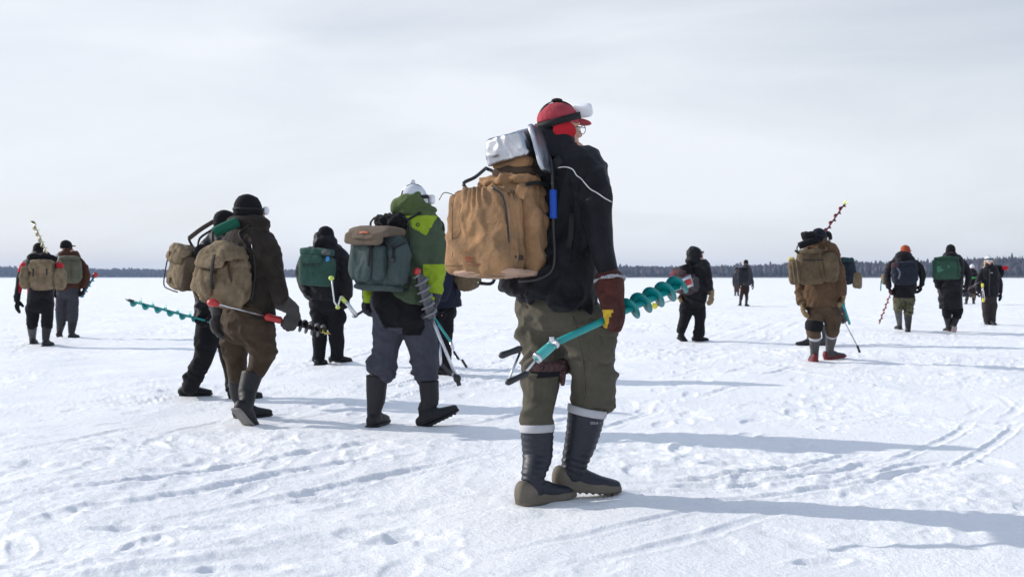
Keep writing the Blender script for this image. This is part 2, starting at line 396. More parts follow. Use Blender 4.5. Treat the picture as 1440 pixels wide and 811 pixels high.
    def finish(s, text, skin, cat='person', group='ice fishers walking across the frozen lake', bvox=None, bmats=None, region=None):
        V = np.concatenate([p[0] for p in s.body]); pts = V[V[:, 2] < .3]
        base = np.array([pts[:, 0].mean(), pts[:, 1].mean(), 0.0]) if len(pts) else np.array([V[:, 0].mean(), V[:, 1].mean(), 0])
        b = remesh('person', s.body, bvox or max(s.vox * .8, .009), 2, None, base, bmats or skin, None, region)
        for o, par in s.kids:
            n = len(o.data.vertices); co = np.empty(n * 3); o.data.vertices.foreach_get('co', co); co = co.reshape(-1, 3) + np.array(o.location) - base
            o.data.vertices.foreach_set('co', co.ravel()); o.data.update(); o.location = (0, 0, 0); o.parent = par if par is not None else b
        label(b, text, cat, group); s.obj = b; return b

def strip_ring(P, half, th):
    """closed belt through ring P with half-height vector"""
    P = np.array(P[:-1]); c = P.mean(0); V = []; Fc = []; n = len(P)
    for p in P:
        o = unit(p - c) * th; V += [p - half, p - half + o, p + half + o, p + half]
    for i in range(n):
        a = i * 4; b = ((i + 1) % n) * 4
        for k in range(4): Fc.append((a + k, b + k, b + (k + 1) % 4, a + (k + 1) % 4))
    return np.array(V), Fc

# ---------------------------------------------------------------- packs
class Pack:
    def __init__(s, C, yaw, pitch=0, roll=0, name='backpack'):
        s.C = np.asarray(C, float); s.M = axes(yaw, pitch, roll); s.o = empty(name, (s.C[0], s.C[1], s.C[2])); s.seed = int(abs(C[0] * 13 + C[1] * 7)) % 50
    def w(s, x, y, z): return s.C + s.M @ np.array([x, y, z], float)
    def piece(s, V): return np.asarray(V) @ s.M.T
    def box(s, name, size, off, mat, p=6, n=14, parent=None, **k):
        s.seed += 1; V, Fc = softbox(size, p, n, off=off, seed=s.seed, **k); return mk_child(name, s.piece(V), Fc, mat, parent or s.o)
    def tube(s, name, P, r, mat, parent=None, n=10):
        V, Fc = tube([s.M @ np.array(p, float) for p in P], r, n); return mk_child(name, V, Fc, mat, parent or s.o)
    def wtube(s, name, P, r, mat, parent=None):
        V, Fc = tube([np.asarray(p) - s.C for p in P], r); return mk_child(name, V, Fc, mat, parent or s.o)
    def wribbon(s, name, P, w, th, nrm, mat, parent=None):
        V, Fc = ribbon([np.asarray(p) - s.C for p in P], w, th, nrm); return mk_child(name, V, Fc, mat, parent or s.o)
    def ribbon(s, name, P, w, th, nrm, mat, parent=None):
        V, Fc = ribbon([s.M @ np.array(p, float) for p in P], w, th, s.M @ np.array(nrm, float)); return mk_child(name, V, Fc, mat, parent or s.o)
    def done(s, text, cat='backpack', group='packs carried by the walkers'): label(s.o, text, cat, group); return s.o
def mk_child(name, V, Fc, mat, parent):
    o = mk(name, V, Fc, mat, parent); return o

# ---------------------------------------------------------------- augers
def helix(A, B, r0, r1, turns, phase=0, th=.0025, steps=22, end_taper=True):
    A = np.asarray(A, float); B = np.asarray(B, float); d = unit(B - A); u = unit(np.cross(d, [0.13, .2, 1])); v = np.cross(d, u); L = np.linalg.norm(B - A)
    n = int(turns * steps) + 1; V = []; Fc = []
    for i in range(n):
        t = i / (n - 1); a = phase + 2 * math.pi * turns * t; e = u * math.cos(a) + v * math.sin(a); c = A + d * L * t
        k = min(1, (1 - t) * turns * 3 + .55) if end_taper else 1; k *= min(1, t * turns * 2.5 + .25)
        R1 = r0 + (r1 - r0) * k
        V += [c + e * r0 * .9 - d * th, c + e * R1 - d * th * .6, c + e * R1 + d * th * .6, c + e * r0 * .9 + d * th]
    for i in range(n - 1):
        for q in range(4):
            a = i * 4 + q; b = i * 4 + (q + 1) % 4; Fc.append((a, b, b + 4, a + 4))
    Fc += [(3, 2, 1, 0), ((n - 1) * 4, (n - 1) * 4 + 1, (n - 1) * 4 + 2, (n - 1) * 4 + 3)]
    return np.array(V), Fc
class Auger:
    def __init__(s, base, name='ice_auger'): s.b = np.asarray(base, float); s.o = empty(name, tuple(s.b))
    def part(s, name, pcs, mat, parent=None, smooth=True):
        V, Fc = join(pcs); return mk(name, V - s.b, Fc, mat, parent or s.o, smooth=smooth)
    def shaft(s, A, B, r, mat, name='shaft'): return s.part(name, [tube([A, (np.array(A) + np.array(B)) / 2, B], r, 14, 2)], mat)
    def flight(s, A, B, r0, r1, turns, mat, phase=0, th=.0025): return s.part('flight', [helix(A, B, r0, r1, turns, phase, th)], mat)
    def blade(s, B, d, r, mat, mat2=None, up=(0, 0, 1)):
        d = unit(d); u = unit(np.cross(d, up)); v = np.cross(d, u); pcs = []; pcs2 = []
        for sg in (-1, 1):
            P = np.array([B + u * sg * r * .15 - d * .012, B + u * sg * r * 1.12 - d * .004 + v * sg * .01, B + u * sg * r * 1.05 + d * .035 + v * sg * .012, B + u * sg * r * .2 + d * .02])
            t = v * .0022; V = np.concatenate([P - t, P + t]); Fc = [(0, 1, 2, 3), (7, 6, 5, 4), (0, 4, 5, 1), (1, 5, 6, 2), (2, 6, 7, 3), (3, 7, 4, 0)]
            pcs.append((V, Fc))
            pcs2.append(loft([B + u * sg * r * .1, B + u * sg * r * .6 + v * sg * .012, B + u * sg * r * 1.0 + v * sg * .012], np.array([.012, .014, .010]), np.array([.008, .008, .006]), d, 8, 2))
        pcs2.append(loft([B - d * .02, B + d * .015, B + d * .04], np.array([.016, .013, .004]), None, u, 10, 2))
        b = s.part('blade', pcs, mat, smooth=False); s.part('cutting_head', pcs2, mat2 or mat); return b
    def rod(s, P, r, mat, name='crank', sub=1):
        pcs = []
        for i in range(len(P) - 1): pcs.append(tube([P[i], P[i + 1]], r, 10, 1))
        for p in P[1:-1]: pcs.append(ellip(p, (r * 1.02,) * 3, None, 10, 8))
        return s.part(name, pcs, mat)
    def gripp(s, A, B, r, mat, name='handle'):
        A = np.asarray(A); B = np.asarray(B); d = B - A
        return s.part(name, [loft([A, A + d * .08, A + d * .5, A + d * .92, B], np.array([.8, 1, .88, 1, .8]) * r, None, np.cross(d, [.1, .3, 1]), 14, 3)], mat)
    def done(s, text, group='ice augers carried by the walkers'): label(s.o, text, 'ice auger', group); return s.o
# ---------------------------------------------------------------- world, sun, camera
SUN_AZ = -74.0; SUN_EL = 25.0
w = bpy.data.worlds.new('World'); S.world = w; w.use_nodes = True; nt = w.node_tree; n = nt.nodes; l = nt.links
bg = n['Background']; bg.inputs['Strength'].default_value = .1
sk = n.new('ShaderNodeTexSky'); sk.sky_type = 'NISHITA'; sk.sun_disc = False; sk.sun_elevation = R(SUN_EL); sk.sun_rotation = R(SUN_AZ)
sk.air_density = 1.0; sk.dust_density = 1.5; sk.ozone_density = 1.5
tc = n.new('ShaderNodeTexCoord'); mp = n.new('ShaderNodeMapping'); mp.inputs['Scale'].default_value = (1.2, 1.0, 5.5); mp.inputs['Rotation'].default_value = (.0, .16, .3)
n1 = n.new('ShaderNodeTexNoise'); n1.inputs['Scale'].default_value = 1.6; n1.inputs['Detail'].default_value = 7; n1.inputs['Roughness'].default_value = .52; n1.inputs['Distortion'].default_value = .5
l.new(tc.outputs['Generated'], mp.inputs['Vector']); l.new(mp.outputs['Vector'], n1.inputs['Vector'])
rp = n.new('ShaderNodeValToRGB'); rp.color_ramp.elements[0].position = .30; rp.color_ramp.elements[0].color = (.62,) * 3 + (1,); rp.color_ramp.elements[1].position = .62; rp.color_ramp.elements[1].color = (.95,) * 3 + (1,)
l.new(n1.outputs['Fac'], rp.inputs['Fac'])
mx = n.new('ShaderNodeMixRGB'); c2 = n.new('ShaderNodeMixRGB'); c2.inputs['Color1'].default_value = (8.75, 9.1, 9.65, 1); c2.inputs['Color2'].default_value = (8.4, 9.9, 12.6, 1)
sx = n.new('ShaderNodeSeparateXYZ'); l.new(tc.outputs['Generated'], sx.inputs[0]); mr = n.new('ShaderNodeMapRange'); mr.inputs['From Min'].default_value = .28; mr.inputs['From Max'].default_value = .75; mr.inputs['To Min'].default_value = 1; mr.inputs['To Max'].default_value = .75
m2 = n.new('ShaderNodeMapRange'); m2.inputs['From Min'].default_value = .26; m2.inputs['From Max'].default_value = .6; l.new(sx.outputs['Z'], m2.inputs['Value']); l.new(m2.outputs['Result'], c2.inputs['Fac']); l.new(c2.outputs['Color'], mx.inputs['Color2']); l.new(sx.outputs['Z'], mr.inputs['Value']); ml = n.new('ShaderNodeMath'); ml.operation = 'MULTIPLY'; l.new(rp.outputs['Color'], ml.inputs[0]); l.new(mr.outputs['Result'], ml.inputs[1])
md = n.new('ShaderNodeMath'); md.operation = 'MULTIPLY_ADD'; md.inputs[1].default_value = 1.6; l.new(sx.outputs['Z'], md.inputs[0]); l.new(sx.outputs['X'], md.inputs[2])
mc = n.new('ShaderNodeMapRange'); mc.inputs['From Min'].default_value = .45; mc.inputs['From Max'].default_value = .80; mc.inputs['To Min'].default_value = 1; mc.inputs['To Max'].default_value = .68; l.new(md.outputs[0], mc.inputs['Value'])
mq = n.new('ShaderNodeMath'); mq.operation = 'MULTIPLY'; l.new(ml.outputs[0], mq.inputs[0]); l.new(mc.outputs['Result'], mq.inputs[1]); l.new(mq.outputs[0], mx.inputs['Fac']); l.new(sk.outputs['Color'], mx.inputs['Color1']); l.new(mx.outputs['Color'], bg.inputs['Color'])
sd = bpy.data.lights.new('sun', 'SUN'); sd.energy = SUN_E = 4.0; sd.angle = R(.6); sd.color = (1, .95, .88)
so = bpy.data.objects.new('sun', sd); COL.objects.link(so)
az = R(SUN_AZ); el = R(SUN_EL); sv = Vector((math.sin(az) * math.cos(el), math.cos(az) * math.cos(el), math.sin(el)))
so.rotation_euler = sv.to_track_quat('Z', 'Y').to_euler(); so.location = sv * 30
cd = bpy.data.cameras.new('camera'); cam = bpy.data.objects.new('camera', cd); COL.objects.link(cam); S.camera = cam
cam.location = (0, 0, CAMH); cam.rotation_euler = (R(90), 0, 0); cd.sensor_width = 36; cd.lens = 36 * F / 1440; cd.shift_y = -(405.5 - HY) / 1440
cd.clip_end = 12000; cd.clip_start = .05; cd.dof.use_dof = True; cd.dof.focus_distance = 5.3; cd.dof.aperture_fstop = 7.1
S.view_settings.view_transform = 'Standard'; S.view_settings.look = 'None'; S.view_settings.gamma = 1; S.view_settings.exposure = .08
S.render.engine = 'CYCLES'; S.cycles.max_bounces = 6; S.cycles.diffuse_bounces = 3; S.cycles.volume_bounces = 0

# ---------------------------------------------------------------- snow sheet
def gp(px, py): d = F * CAMH / (py - HY); return np.array([(px - CX) / F * d, d])
def build_snow():
    th = [-math.pi]; 
    fine = R(36); nf = 1500
    tf = np.linspace(-fine, fine, nf); tc_ = np.linspace(fine, math.pi * 2 - fine, 90)[1:-1]
    T = np.concatenate([tf, tc_]); T = np.arctan2(np.sin(T), np.cos(T)); nT = len(T)
    rr = [.25, .6, 1.0, 1.5]; r = 1.9
    while r < 9: rr.append(r); r *= 1.0042
    while r < 60: rr.append(r); r *= 1.0075
    while r < 3200: rr.append(r); r *= 1.03
    rr.append(3300); rr = np.array(rr); nR = len(rr)
    RR, TT = np.meshgrid(rr, T, indexing='ij'); X = RR * np.sin(TT); Y = RR * np.cos(TT)
    Z = np.zeros_like(X)
    near = RR < 90
    x = X[near]; y = Y[near]; r_ = RR[near]
    wx = x + .35 * noise2(x * .9, y * .9, 2); wy = y + .35 * noise2(x * .9, y * .9, 5)
    z = .022 * noise2(wx * .6, wy * .6, 11) + .014 * noise2(wx * 1.6, wy * 1.8, 1)
    ca_, sa_ = math.cos(.36), math.sin(.36); du = wx * ca_ - wy * sa_; dv = wx * sa_ + wy * ca_
    mm = np.clip(.5 + 1.2 * noise2(x * .45, y * .35, 71), .1, 1.2)
    z += mm * (.013 * noise2(du * 2.6, dv * .8, 61) + .0065 * np.maximum(1 - 2.4 * np.abs(noise2(du * 4.6, dv * 1.3, 63)), 0) + .003 * noise2(du * 11, dv * 3, 65))
    m = np.clip(noise2(x * .5, y * .6, 21) * 1.6 + .45, 0, 1)           # rough patches
    c1 = 1 - 2 * np.abs(noise2(wx * 3.4, wy * 4.6, 3)); c2 = noise2(wx * 8, wy * 10.5, 4); c3 = noise2(x * 19, y * 23, 6); c4 = noise2(x * 45, y * 52, 8)
    z += m * (.010 * np.maximum(c1, 0) ** 1.5 + .0075 * c2) + .0038 * c3 * (.4 + m) * (r_ < 25) + .0012 * c4 * (.3 + m) * (r_ < 16)
    # crust plates broken by small steps
    st = noise2(wx * 2.6, wy * 3.6, 15); z += .005 * (1 / (1 + np.exp(-(st - .08) * 38))) * m
    Z[near] = z
    # wind-packed bands far out
    far = ~near; Z[far] = 0
    # ---- vehicle and ski tracks (polylines on the ground)
    def track(pts, offs, wid, dep, rim=.5, tread=0):
        P = crom(np.array([gp(*p) for p in pts]), 10); best = np.full(X.shape, 1e9); sgn = np.zeros(X.shape); run = np.zeros(X.shape); acc = 0
        mg = max(abs(o) for o in offs) + wid * 3
        box = (X > P[:, 0].min() - mg) & (X < P[:, 0].max() + mg) & (Y > P[:, 1].min() - mg) & (Y < P[:, 1].max() + mg)
        xs = X[box]; ys = Y[box]; be = best[box]; sg = sgn[box]; ru = run[box]
        for a, b in zip(P[:-1], P[1:]):
            d = b - a; L = np.hypot(*d); d = d / L; ex = xs - a[0]; ey = ys - a[1]; t = ex * d[0] + ey * d[1]; tt = np.clip(t, 0, L)
            ds = np.hypot(ex - d[0] * tt, ey - d[1] * tt); q = ds < be
            be[q] = ds[q]; sg[q] = np.sign(ex * d[1] - ey * d[0])[q]; ru[q] = (acc + tt)[q]; acc += L
        s = be * sg; h = np.zeros_like(s); fade = np.clip(ru / 1.0, 0, 1) * np.clip((acc - ru) / 1.0, 0, 1) * np.clip(.35 + 1.5 * noise2(xs * .7, ys * .7, 33 + len(pts)), 0, 1) * .8
        wob = .05 * noise2(xs * .9, ys * .9, 44) + .015 * noise2(xs * 6, ys * 6, 45)
        for o in offs:
            e = (s - o + wob) / wid
            h += -dep * np.exp(-e ** 4) + dep * rim * (np.exp(-((np.abs(e) - 1.35) / .35) ** 2)) * (1 + .8 * noise2(xs * 9, ys * 9, 50))
            if tread: h += tread * dep * np.sin(ru * 2 * math.pi / .11) * np.exp(-e ** 4)
        Z[box] += h * fade
    k = .05
    track([(-60, 700), (150, 645), (330, 598), (520, 560), (650, 528), (760, 500)], [-.25, .25], .035, .020, .6)
    track([(-80, 735), (120, 712), (330, 680), (560, 640), (700, 612), (900, 560), (1080, 510)], [-.45, 0, .45], .05, .018, .6, .15)
    track([(-40, 790), (260, 745), (520, 735), (760, 700), (1000, 690), (1200, 655), (1330, 620), (1400, 590), (1440, 560)], [-.2, .05, .32], .04, .015, .7)
    track([(560, 830), (830, 775), (1100, 710), (1290, 655), (1385, 610), (1400, 575), (1350, 548), (1250, 530), (1140, 515), (1060, 505)], [-.16, .16], .035, .010, .6)
    track([(700, 800), (900, 745), (1140, 690), (1300, 650), (1440, 640)], [0, .1], .03, .010, .7)
    track([(560, 560), (800, 520), (960, 500), (1030, 480), (1090, 455), (1140, 437)], [-.5, 0, .5], .10, .011, .5, .2)
    track([(1075, 512), (1200, 538), (1300, 560), (1370, 575)], [0], .09, -.016, 0)
    track([(-40, 588), (120, 572), (300, 540), (420, 520), (520, 490)], [-.2, .2], .04, .014, .6)
    track([(0, 640), (150, 612), (280, 585)], [0, .3], .05, .016, .6)
    track([(1050, 640), (1180, 625), (1300, 600), (1395, 585)], [0], .04, .016, .8)
    # ---- footprints and scuffs
    lt = {}; lr = np.log(rr)
    def dent(cx, cy, yaw, L=.30, W=.12, dep=.03, rim=.012):
        r0 = math.hypot(cx, cy); t0 = math.atan2(cx, cy)
        if abs(t0) > fine - .02 or r0 < 2: return
        i0 = np.searchsorted(rr, r0 - L * 1.3); i1 = np.searchsorted(rr, r0 + L * 1.3); dt = L * 1.3 / r0
        j0 = max(int((t0 - dt + fine) / (2 * fine) * nf), 0); j1 = min(int((t0 + dt + fine) / (2 * fine) * nf) + 1, nf)
        xs = X[i0:i1, j0:j1] - cx; ys = Y[i0:i1, j0:j1] - cy; ca, sa = math.cos(yaw), math.sin(yaw)
        u = xs * sa + ys * ca; v = xs * ca - ys * sa
        nn = .25 * noise2((xs + cx) * 11, (ys + cy) * 11, 3)
        e = np.sqrt((u / (L / 2)) ** 2 + (v / (W / 2 * (1 + .15 * u / L))) ** 2) + nn
        Z[i0:i1, j0:j1] += -dep / (1 + np.exp((e - 1) * 9)) + rim * np.exp(-((e - 1.3) / .28) ** 2) * (1 + 2 * nn)
    rg = np.random.default_rng(12)
    for (ax, ay, bx, by) in TRAILS:
        a = np.array([ax, ay]); b = np.array([bx, by]); L = np.linalg.norm(b - a); d = (b - a) / L; yaw = math.atan2(d[0], d[1]); k = int(L / .72)
        for i in range(k):
            p = a + d * (i * .72 + rg.normal(0, .04)) + np.array([d[1], -d[0]]) * (.10 if i % 2 else -.10) + rg.normal(0, .03, 2)
            dent(p[0], p[1], yaw + rg.normal(0, .15), .30, .12, rg.uniform(.005, .013), rg.uniform(.001, .005))
    for i in range(170):
        r0 = 2.6 * (40 / 2.6) ** rg.uniform(); t0 = rg.uniform(-.5, .5); dent(r0 * math.sin(t0), r0 * math.cos(t0), rg.uniform(-.9, .9), rg.uniform(.18, .34), rg.uniform(.09, .16), rg.uniform(.003, .011), rg.uniform(.000, .004))
    for (px, py, L) in ((570, 752, .36), (1155, 788, .22), (1085, 722, .3), (790, 655, .3), (985, 688, .28), (310, 738, .3), (900, 490, .4), (190, 740, .34), (650, 590, .3), (240, 658, .34), (440, 690, .30), (190, 785, .36), (60, 655, .3), (160, 632, .3), (20, 652, .34), (400, 610, .3), (345, 800, .34), (450, 700, .26), (1020, 655, .3), (800, 600, .3)):
        g = gp(px, py); dent(g[0], g[1], 1.4, L, L * .42, .015, .006)
    # ---- flat bearing under every boot
    for q in FEET:
        d = np.hypot(X - q[0], Y - q[1]); k = np.exp(-(d / .17) ** 6); Z[:] = Z * (1 - k) + (.010 - .008 * np.exp(-(d / .12) ** 4)) * k + .012 * np.exp(-((d - .2) / .05) ** 2) * (.5 + noise2(X * 9, Y * 9, 2)) * (d < .4)
    Zf = np.clip((RR - 60) / 30, 0, 1); Z = Z * (1 - Zf)
    V = np.stack([X, Y, Z], -1).reshape(-1, 3); V = np.vstack([V, [[0, 0, 0]]])
    I = np.arange(nR - 1)[:, None] * nT; J = np.arange(nT)[None, :]; J2 = (np.arange(nT) + 1)[None, :] % nT
    q = np.stack([I + J, I + J2, I + J2 + nT, I + J + nT], -1).reshape(-1, 4)
    tri = np.stack([np.full(nT, nR * nT), (np.arange(nT) + 1) % nT, np.arange(nT)], -1)
    me = bpy.data.meshes.new('snow_ground'); me.vertices.add(len(V)); me.vertices.foreach_set('co', V.ravel().astype(np.float32))
    nl = q.size + tri.size; me.loops.add(nl); me.loops.foreach_set('vertex_index', np.concatenate([q.ravel(), tri.ravel()]).astype(np.int32))
    me.polygons.add(len(q) + len(tri)); st = np.concatenate([np.arange(len(q)) * 4, q.size + np.arange(len(tri)) * 3]).astype(np.int32)
    me.polygons.foreach_set('loop_start', st); me.polygons.foreach_set('use_smooth', np.ones(len(st), bool)); me.update(calc_edges=True); me.validate()
    up = me.polygons[len(q) // 2].normal.z
    if up < 0: me.flip_normals()
    o = bpy.data.objects.new('snow', me); COL.objects.link(o); o['kind'] = 'structure'; me.materials.append(snow_mat()); return o
def snow_mat():
    m = bpy.data.materials.new('snow'); m.use_nodes = True; nt = m.node_tree; n = nt.nodes; l = nt.links; b = n['Principled BSDF']
    b.inputs['Roughness'].default_value = .55; b.inputs['Specular IOR Level'].default_value = .25
    g = n.new('ShaderNodeNewGeometry'); 
    a = n.new('ShaderNodeTexNoise'); a.inputs['Scale'].default_value = .8; a.inputs['Detail'].default_value = 8; l.new(g.outputs['Position'], a.inputs['Vector'])
    rp = n.new('ShaderNodeValToRGB'); rp.color_ramp.elements[0].position = .3; rp.color_ramp.elements[1].position = .7
    rp.color_ramp.elements[0].color = (.82, .825, .85, 1); rp.color_ramp.elements[1].color = (.90, .90, .905, 1)
    l.new(a.outputs['Fac'], rp.inputs['Fac']); l.new(rp.outputs['Color'], b.inputs['Base Color'])
    c = n.new('ShaderNodeTexNoise'); c.inputs['Scale'].default_value = 38; c.inputs['Detail'].default_value = 7; c.inputs['Roughness'].default_value = .7; l.new(g.outputs['Position'], c.inputs['Vector'])
    # far field relief (metres wide drifts) so the distance keeps its streaks
    mp = n.new('ShaderNodeMapping'); mp.inputs['Scale'].default_value = (.5, 1.6, 1); l.new(g.outputs['Position'], mp.inputs['Vector'])
    f = n.new('ShaderNodeTexNoise'); f.inputs['Scale'].default_value = 1.0; f.inputs['Detail'].default_value = 9; f.inputs['Roughness'].default_value = .62; l.new(mp.outputs['Vector'], f.inputs['Vector'])
    b1 = n.new('ShaderNodeBump'); b1.inputs['Strength'].default_value = .8; b1.inputs['Distance'].default_value = .016; l.new(c.outputs['Fac'], b1.inputs['Height'])
    b2 = n.new('ShaderNodeBump'); b2.inputs['Strength'].default_value = .6; b2.inputs['Distance'].default_value = .07; l.new(f.outputs['Fac'], b2.inputs['Height']); l.new(b1.outputs['Normal'], b2.inputs['Normal'])
    l.new(b2.outputs['Normal'], b.inputs['Normal']); return m

# ---------------------------------------------------------------- far shore
def build_forest():
    rg = np.random.default_rng(5); V = []; Fc = []; mi = []; nV = 0
    # shore distance and tree height along bearing
    def shore(px): return np.interp(px, [-900, -300, 0, 230, 480, 900, 1100, 1440, 1800, 2400], [2300, 2250, 2150, 2300, 2250, 1650, 1550, 1350, 1250, 1250])
    def hgt(px): return np.interp(px, [-900, 0, 30, 120, 260, 480, 860, 1000, 1220, 1440, 2400], [17, 22, 21, 18, 16, 17, 17, 18, 23, 28, 27])
    land_l = []
    for px in np.arange(-900, 2401, 12.): land_l.append((px, shore(px)))
    # terrain behind the ice edge
    TV = []; TF = []; prof = [(0, -.6), (4, .9), (25, 2.5), (120, 5), (420, 9), (480, -2)]
    for px, D in land_l:
        for k, (dd, z) in enumerate(prof):
            d = D + dd + (4 * math.sin(px * .05) if k < 2 else 0); x = (px - CX) / F * D
            TV.append((x * (1 + dd / D), d, z + (1.2 * math.sin(px * .013 + k) if k > 1 else 0)))
    m = len(prof)
    for i in range(len(land_l) - 1):
        for k in range(m - 1): a = i * m + k; TF.append((a, a + m, a + m + 1, a + 1))
    t = mk('shoreline', TV, TF, principled('shore_ground', (.16, .14, .12), .95, var=.4, vscale=.02)); t['kind'] = 'structure'
    con, brn, trk = [], [], []
    mats = [principled('far_conifer', (.030, .042, .036), .9, var=.35, vscale=.03), principled('far_birch', (.085, .070, .068), .95, var=.35, vscale=.02), principled('far_trunk', (.16, .13, .11), .9, var=.3, vscale=.05)]
    N = 9000
    for i in range(N):
        px = rg.uniform(-850, 2350); 
        if i % 3 and not -60 < px < 1500: px = rg.uniform(-60, 1500)
        row = rg.uniform() ** 1.6; D = shore(px) + 8 + row * 330; x = (px - CX) / F * shore(px) * (1 + row * 330 / shore(px)); z0 = np.interp(D - shore(px), [0, 25, 120, 420], [.5, 2.2, 4.6, 8.5]) - .4
        cl = noise2(np.array([px * .013]), np.array([row * 3]), 4)[0]
        h = hgt(px) * (.62 + .28 * rg.uniform() + .22 * cl) * (1.0 if rg.uniform() > .04 else 1.2)
        bare = rg.uniform() < (.55 if (px > 800 and row < .35) else .15)
        if bare:
            k = 6; rad = rg.uniform(2.0, 3.4); zz = [.30, .45, .7, .9, 1.0]; rr2 = [.25, .8, 1.0, .6, .05]; off = 1
        else:
            k = 6; rad = rg.uniform(2.2, 3.7); zz = [.10, .12, .38, .40, .64, .66, .84, 1.0]; rr2 = [.5, 1.0, .52, .76, .34, .5, .25, .02]; off = 0
            if rg.uniform() < .35: zz = [.35, .40, .55, .6, .75, .8, .93, 1.0]; rr2 = [.2, .8, .7, .9, .6, .65, .35, .05]
        b0 = nV
        for q, (zq, rq) in enumerate(zip(zz, rr2)):
            for j in range(k):
                a = 2 * math.pi * (j + .5 * (q % 2)) / k + i; r = rad * rq * (1 + rg.uniform(-.28, .28))
                V.append((x + r * math.cos(a), D + r * math.sin(a), z0 + h * zq + rg.uniform(-.3, .3))); nV += 1
        for q in range(len(zz) - 1):
            for j in range(k): a = b0 + q * k + j; b = b0 + q * k + (j + 1) % k; Fc.append((a, b, b + k, a + k)); mi.append(off)
        if row < .5:
            b0 = nV; r = .28
            for zq, rq in ((-.5, r), (h * .75, r * .4)):
                for j in range(3): a = j * 2.1 + i; V.append((x + rq * math.cos(a), D + rq * math.sin(a), z0 + zq)); nV += 1
            for j in range(3): Fc.append((b0 + j, b0 + (j + 1) % 3, b0 + 3 + (j + 1) % 3, b0 + 3 + j)); mi.append(2)
    o = mk('forest', V, Fc, mats, smooth=False, midx=mi)
    label(o, 'dark bluish mixed forest of conifers and birches along the far shore of the lake', 'forest'); o['kind'] = 'stuff'
def build_haze(dens):
    z1 = 45; V = [(x, y, z) for x in (-4500, 4500) for y in (-3600, 3600) for z in (-3, z1)]
    Fc = [(0, 1, 3, 2), (4, 6, 7, 5), (0, 4, 5, 1), (2, 3, 7, 6), (0, 2, 6, 4), (1, 5, 7, 3)]
    m = bpy.data.materials.new('haze'); m.use_nodes = True; n = m.node_tree.nodes; l = m.node_tree.links; n.remove(n['Principled BSDF'])
    v = n.new('ShaderNodeVolumePrincipled'); v.inputs['Color'].default_value = (.50, .64, .95, 1); v.inputs['Density'].default_value = dens; v.inputs['Anisotropy'].default_value = 0.2
    l.new(v.outputs['Volume'], n['Material Output'].inputs['Volume'])
    o = mk('haze', V, Fc, m, smooth=False); o['kind'] = 'stuff'; o['label'] = 'thin bluish air over the frozen lake softening the far forest'; o['category'] = 'haze'
skin = principled('skin', (.55, .30, .22), .5, var=.12, vscale=14, spec=.4)
blackcloth = fabric('black_cloth', (.014, .014, .017)); blackj = fabric('black_jacket', (.018, .018, .023), .55, var=.3); navy = fabric('navy_cloth', (.022, .026, .05))
darkgrey = fabric('charcoal_cloth', (.05, .05, .06)); slate = fabric('slate_cloth', (.062, .064, .082)); olivegrey = fabric('olive_grey_trousers', (.088, .080, .060), var=.10)
brownj = fabric('dark_brown_waxed', (.050, .040, .032), var=.25); browntr = fabric('brown_trousers', (.064, .043, .028), var=.25); tancoat = fabric('brown_coat', (.115, .068, .038), var=.2)
green = fabric('forest_green_cloth', (.064, .092, .055)); hoodg = fabric('moss_green_cloth', (.085, .12, .045)); lime = fabric('lime_cloth', (.30, .42, .03))
red = fabric('red_cloth', (.50, .02, .03)); redh = fabric('red_cap_cloth', (.46, .065, .085), bump=1, bscale=60, dist=.008, var=.2); whiteh = fabric('white_knit', (.68, .70, .74), bscale=120); orangeh = fabric('orange_knit', (.36, .075, .03), bscale=120)
khaki = fabric('khaki_canvas', (.165, .125, .078), var=.22, tint=(.21, .155, .095), bump=.9, bscale=17, dist=.012); olive = fabric('olive_canvas', (.130, .094, .056), var=.25, bump=.9, bscale=17, dist=.012); tan = fabric('tan_canvas', (.26, .165, .092), var=.22, vscale=4, tint=(.35, .195, .095), bscale=15, bump=.9, dist=.014)
tan2 = fabric('worn_tan_canvas', (.50, .33, .24), var=.15); midcanvas = fabric('mid_brown_canvas_lining', (.20, .12, .065), var=.3); darkcanvas = fabric('dark_brown_canvas', (.075, .05, .035), var=.3); gpack = fabric('green_pack_cloth', (.033, .080, .064), bump=.9, bscale=17, dist=.012); tpack = fabric('dark_teal_pack_cloth', (.062, .088, .086), bump=.9, bscale=17, dist=.012); gpack2 = fabric('bright_green_pack_cloth', (.034, .085, .055), bump=.9, bscale=17, dist=.012)  # midcanvas: a darker brown than the tan, for bag mouth and seams
npack = fabric('navy_pack_cloth', (.03, .035, .055), bump=.9, bscale=17, dist=.012); mpack = fabric('maroon_pack_cloth', (.075, .045, .050)); flapb = fabric('taupe_cloth', (.15, .115, .085)); camo = fabric('khaki_camouflage', (.115, .108, .066), var=.6, vscale=22)
leather = fabric('brown_leather', (.075, .022, .017), .6, var=.3, vscale=16); yleather = fabric('yellow_leather', (.62, .40, .035), .6, var=.25, vscale=20); gmit = fabric('grey_mitten_cloth', (.075, .07, .068)); tanmit = fabric('tan_leather', (.24, .165, .085), .7)
fleece = fabric('grey_fleece', (.42, .42, .45), .95, bump=1.0, bscale=220, var=.5, vscale=160)
brub = rubber('black_rubber', (.011, .011, .013), .6); nrub = rubber('navy_rubber', (.014, .016, .026), .5); grub = rubber('taupe_rubber', (.13, .11, .085), .75); greyrub = rubber('grey_rubber', (.045, .045, .048), .6); redrub = rubber('red_rubber', (.13, .010, .012)); gsole = rubber('worn_grey_sole', (.20, .19, .18), .85)
bandgrey = principled('grey_band', (.42, .42, .44), .7, var=.1); webbing = principled('black_webbing', (.012, .012, .013), .7, bump=.5, bscale=300); plastic = principled('black_plastic', (.015, .015, .017), .35, spec=.5)
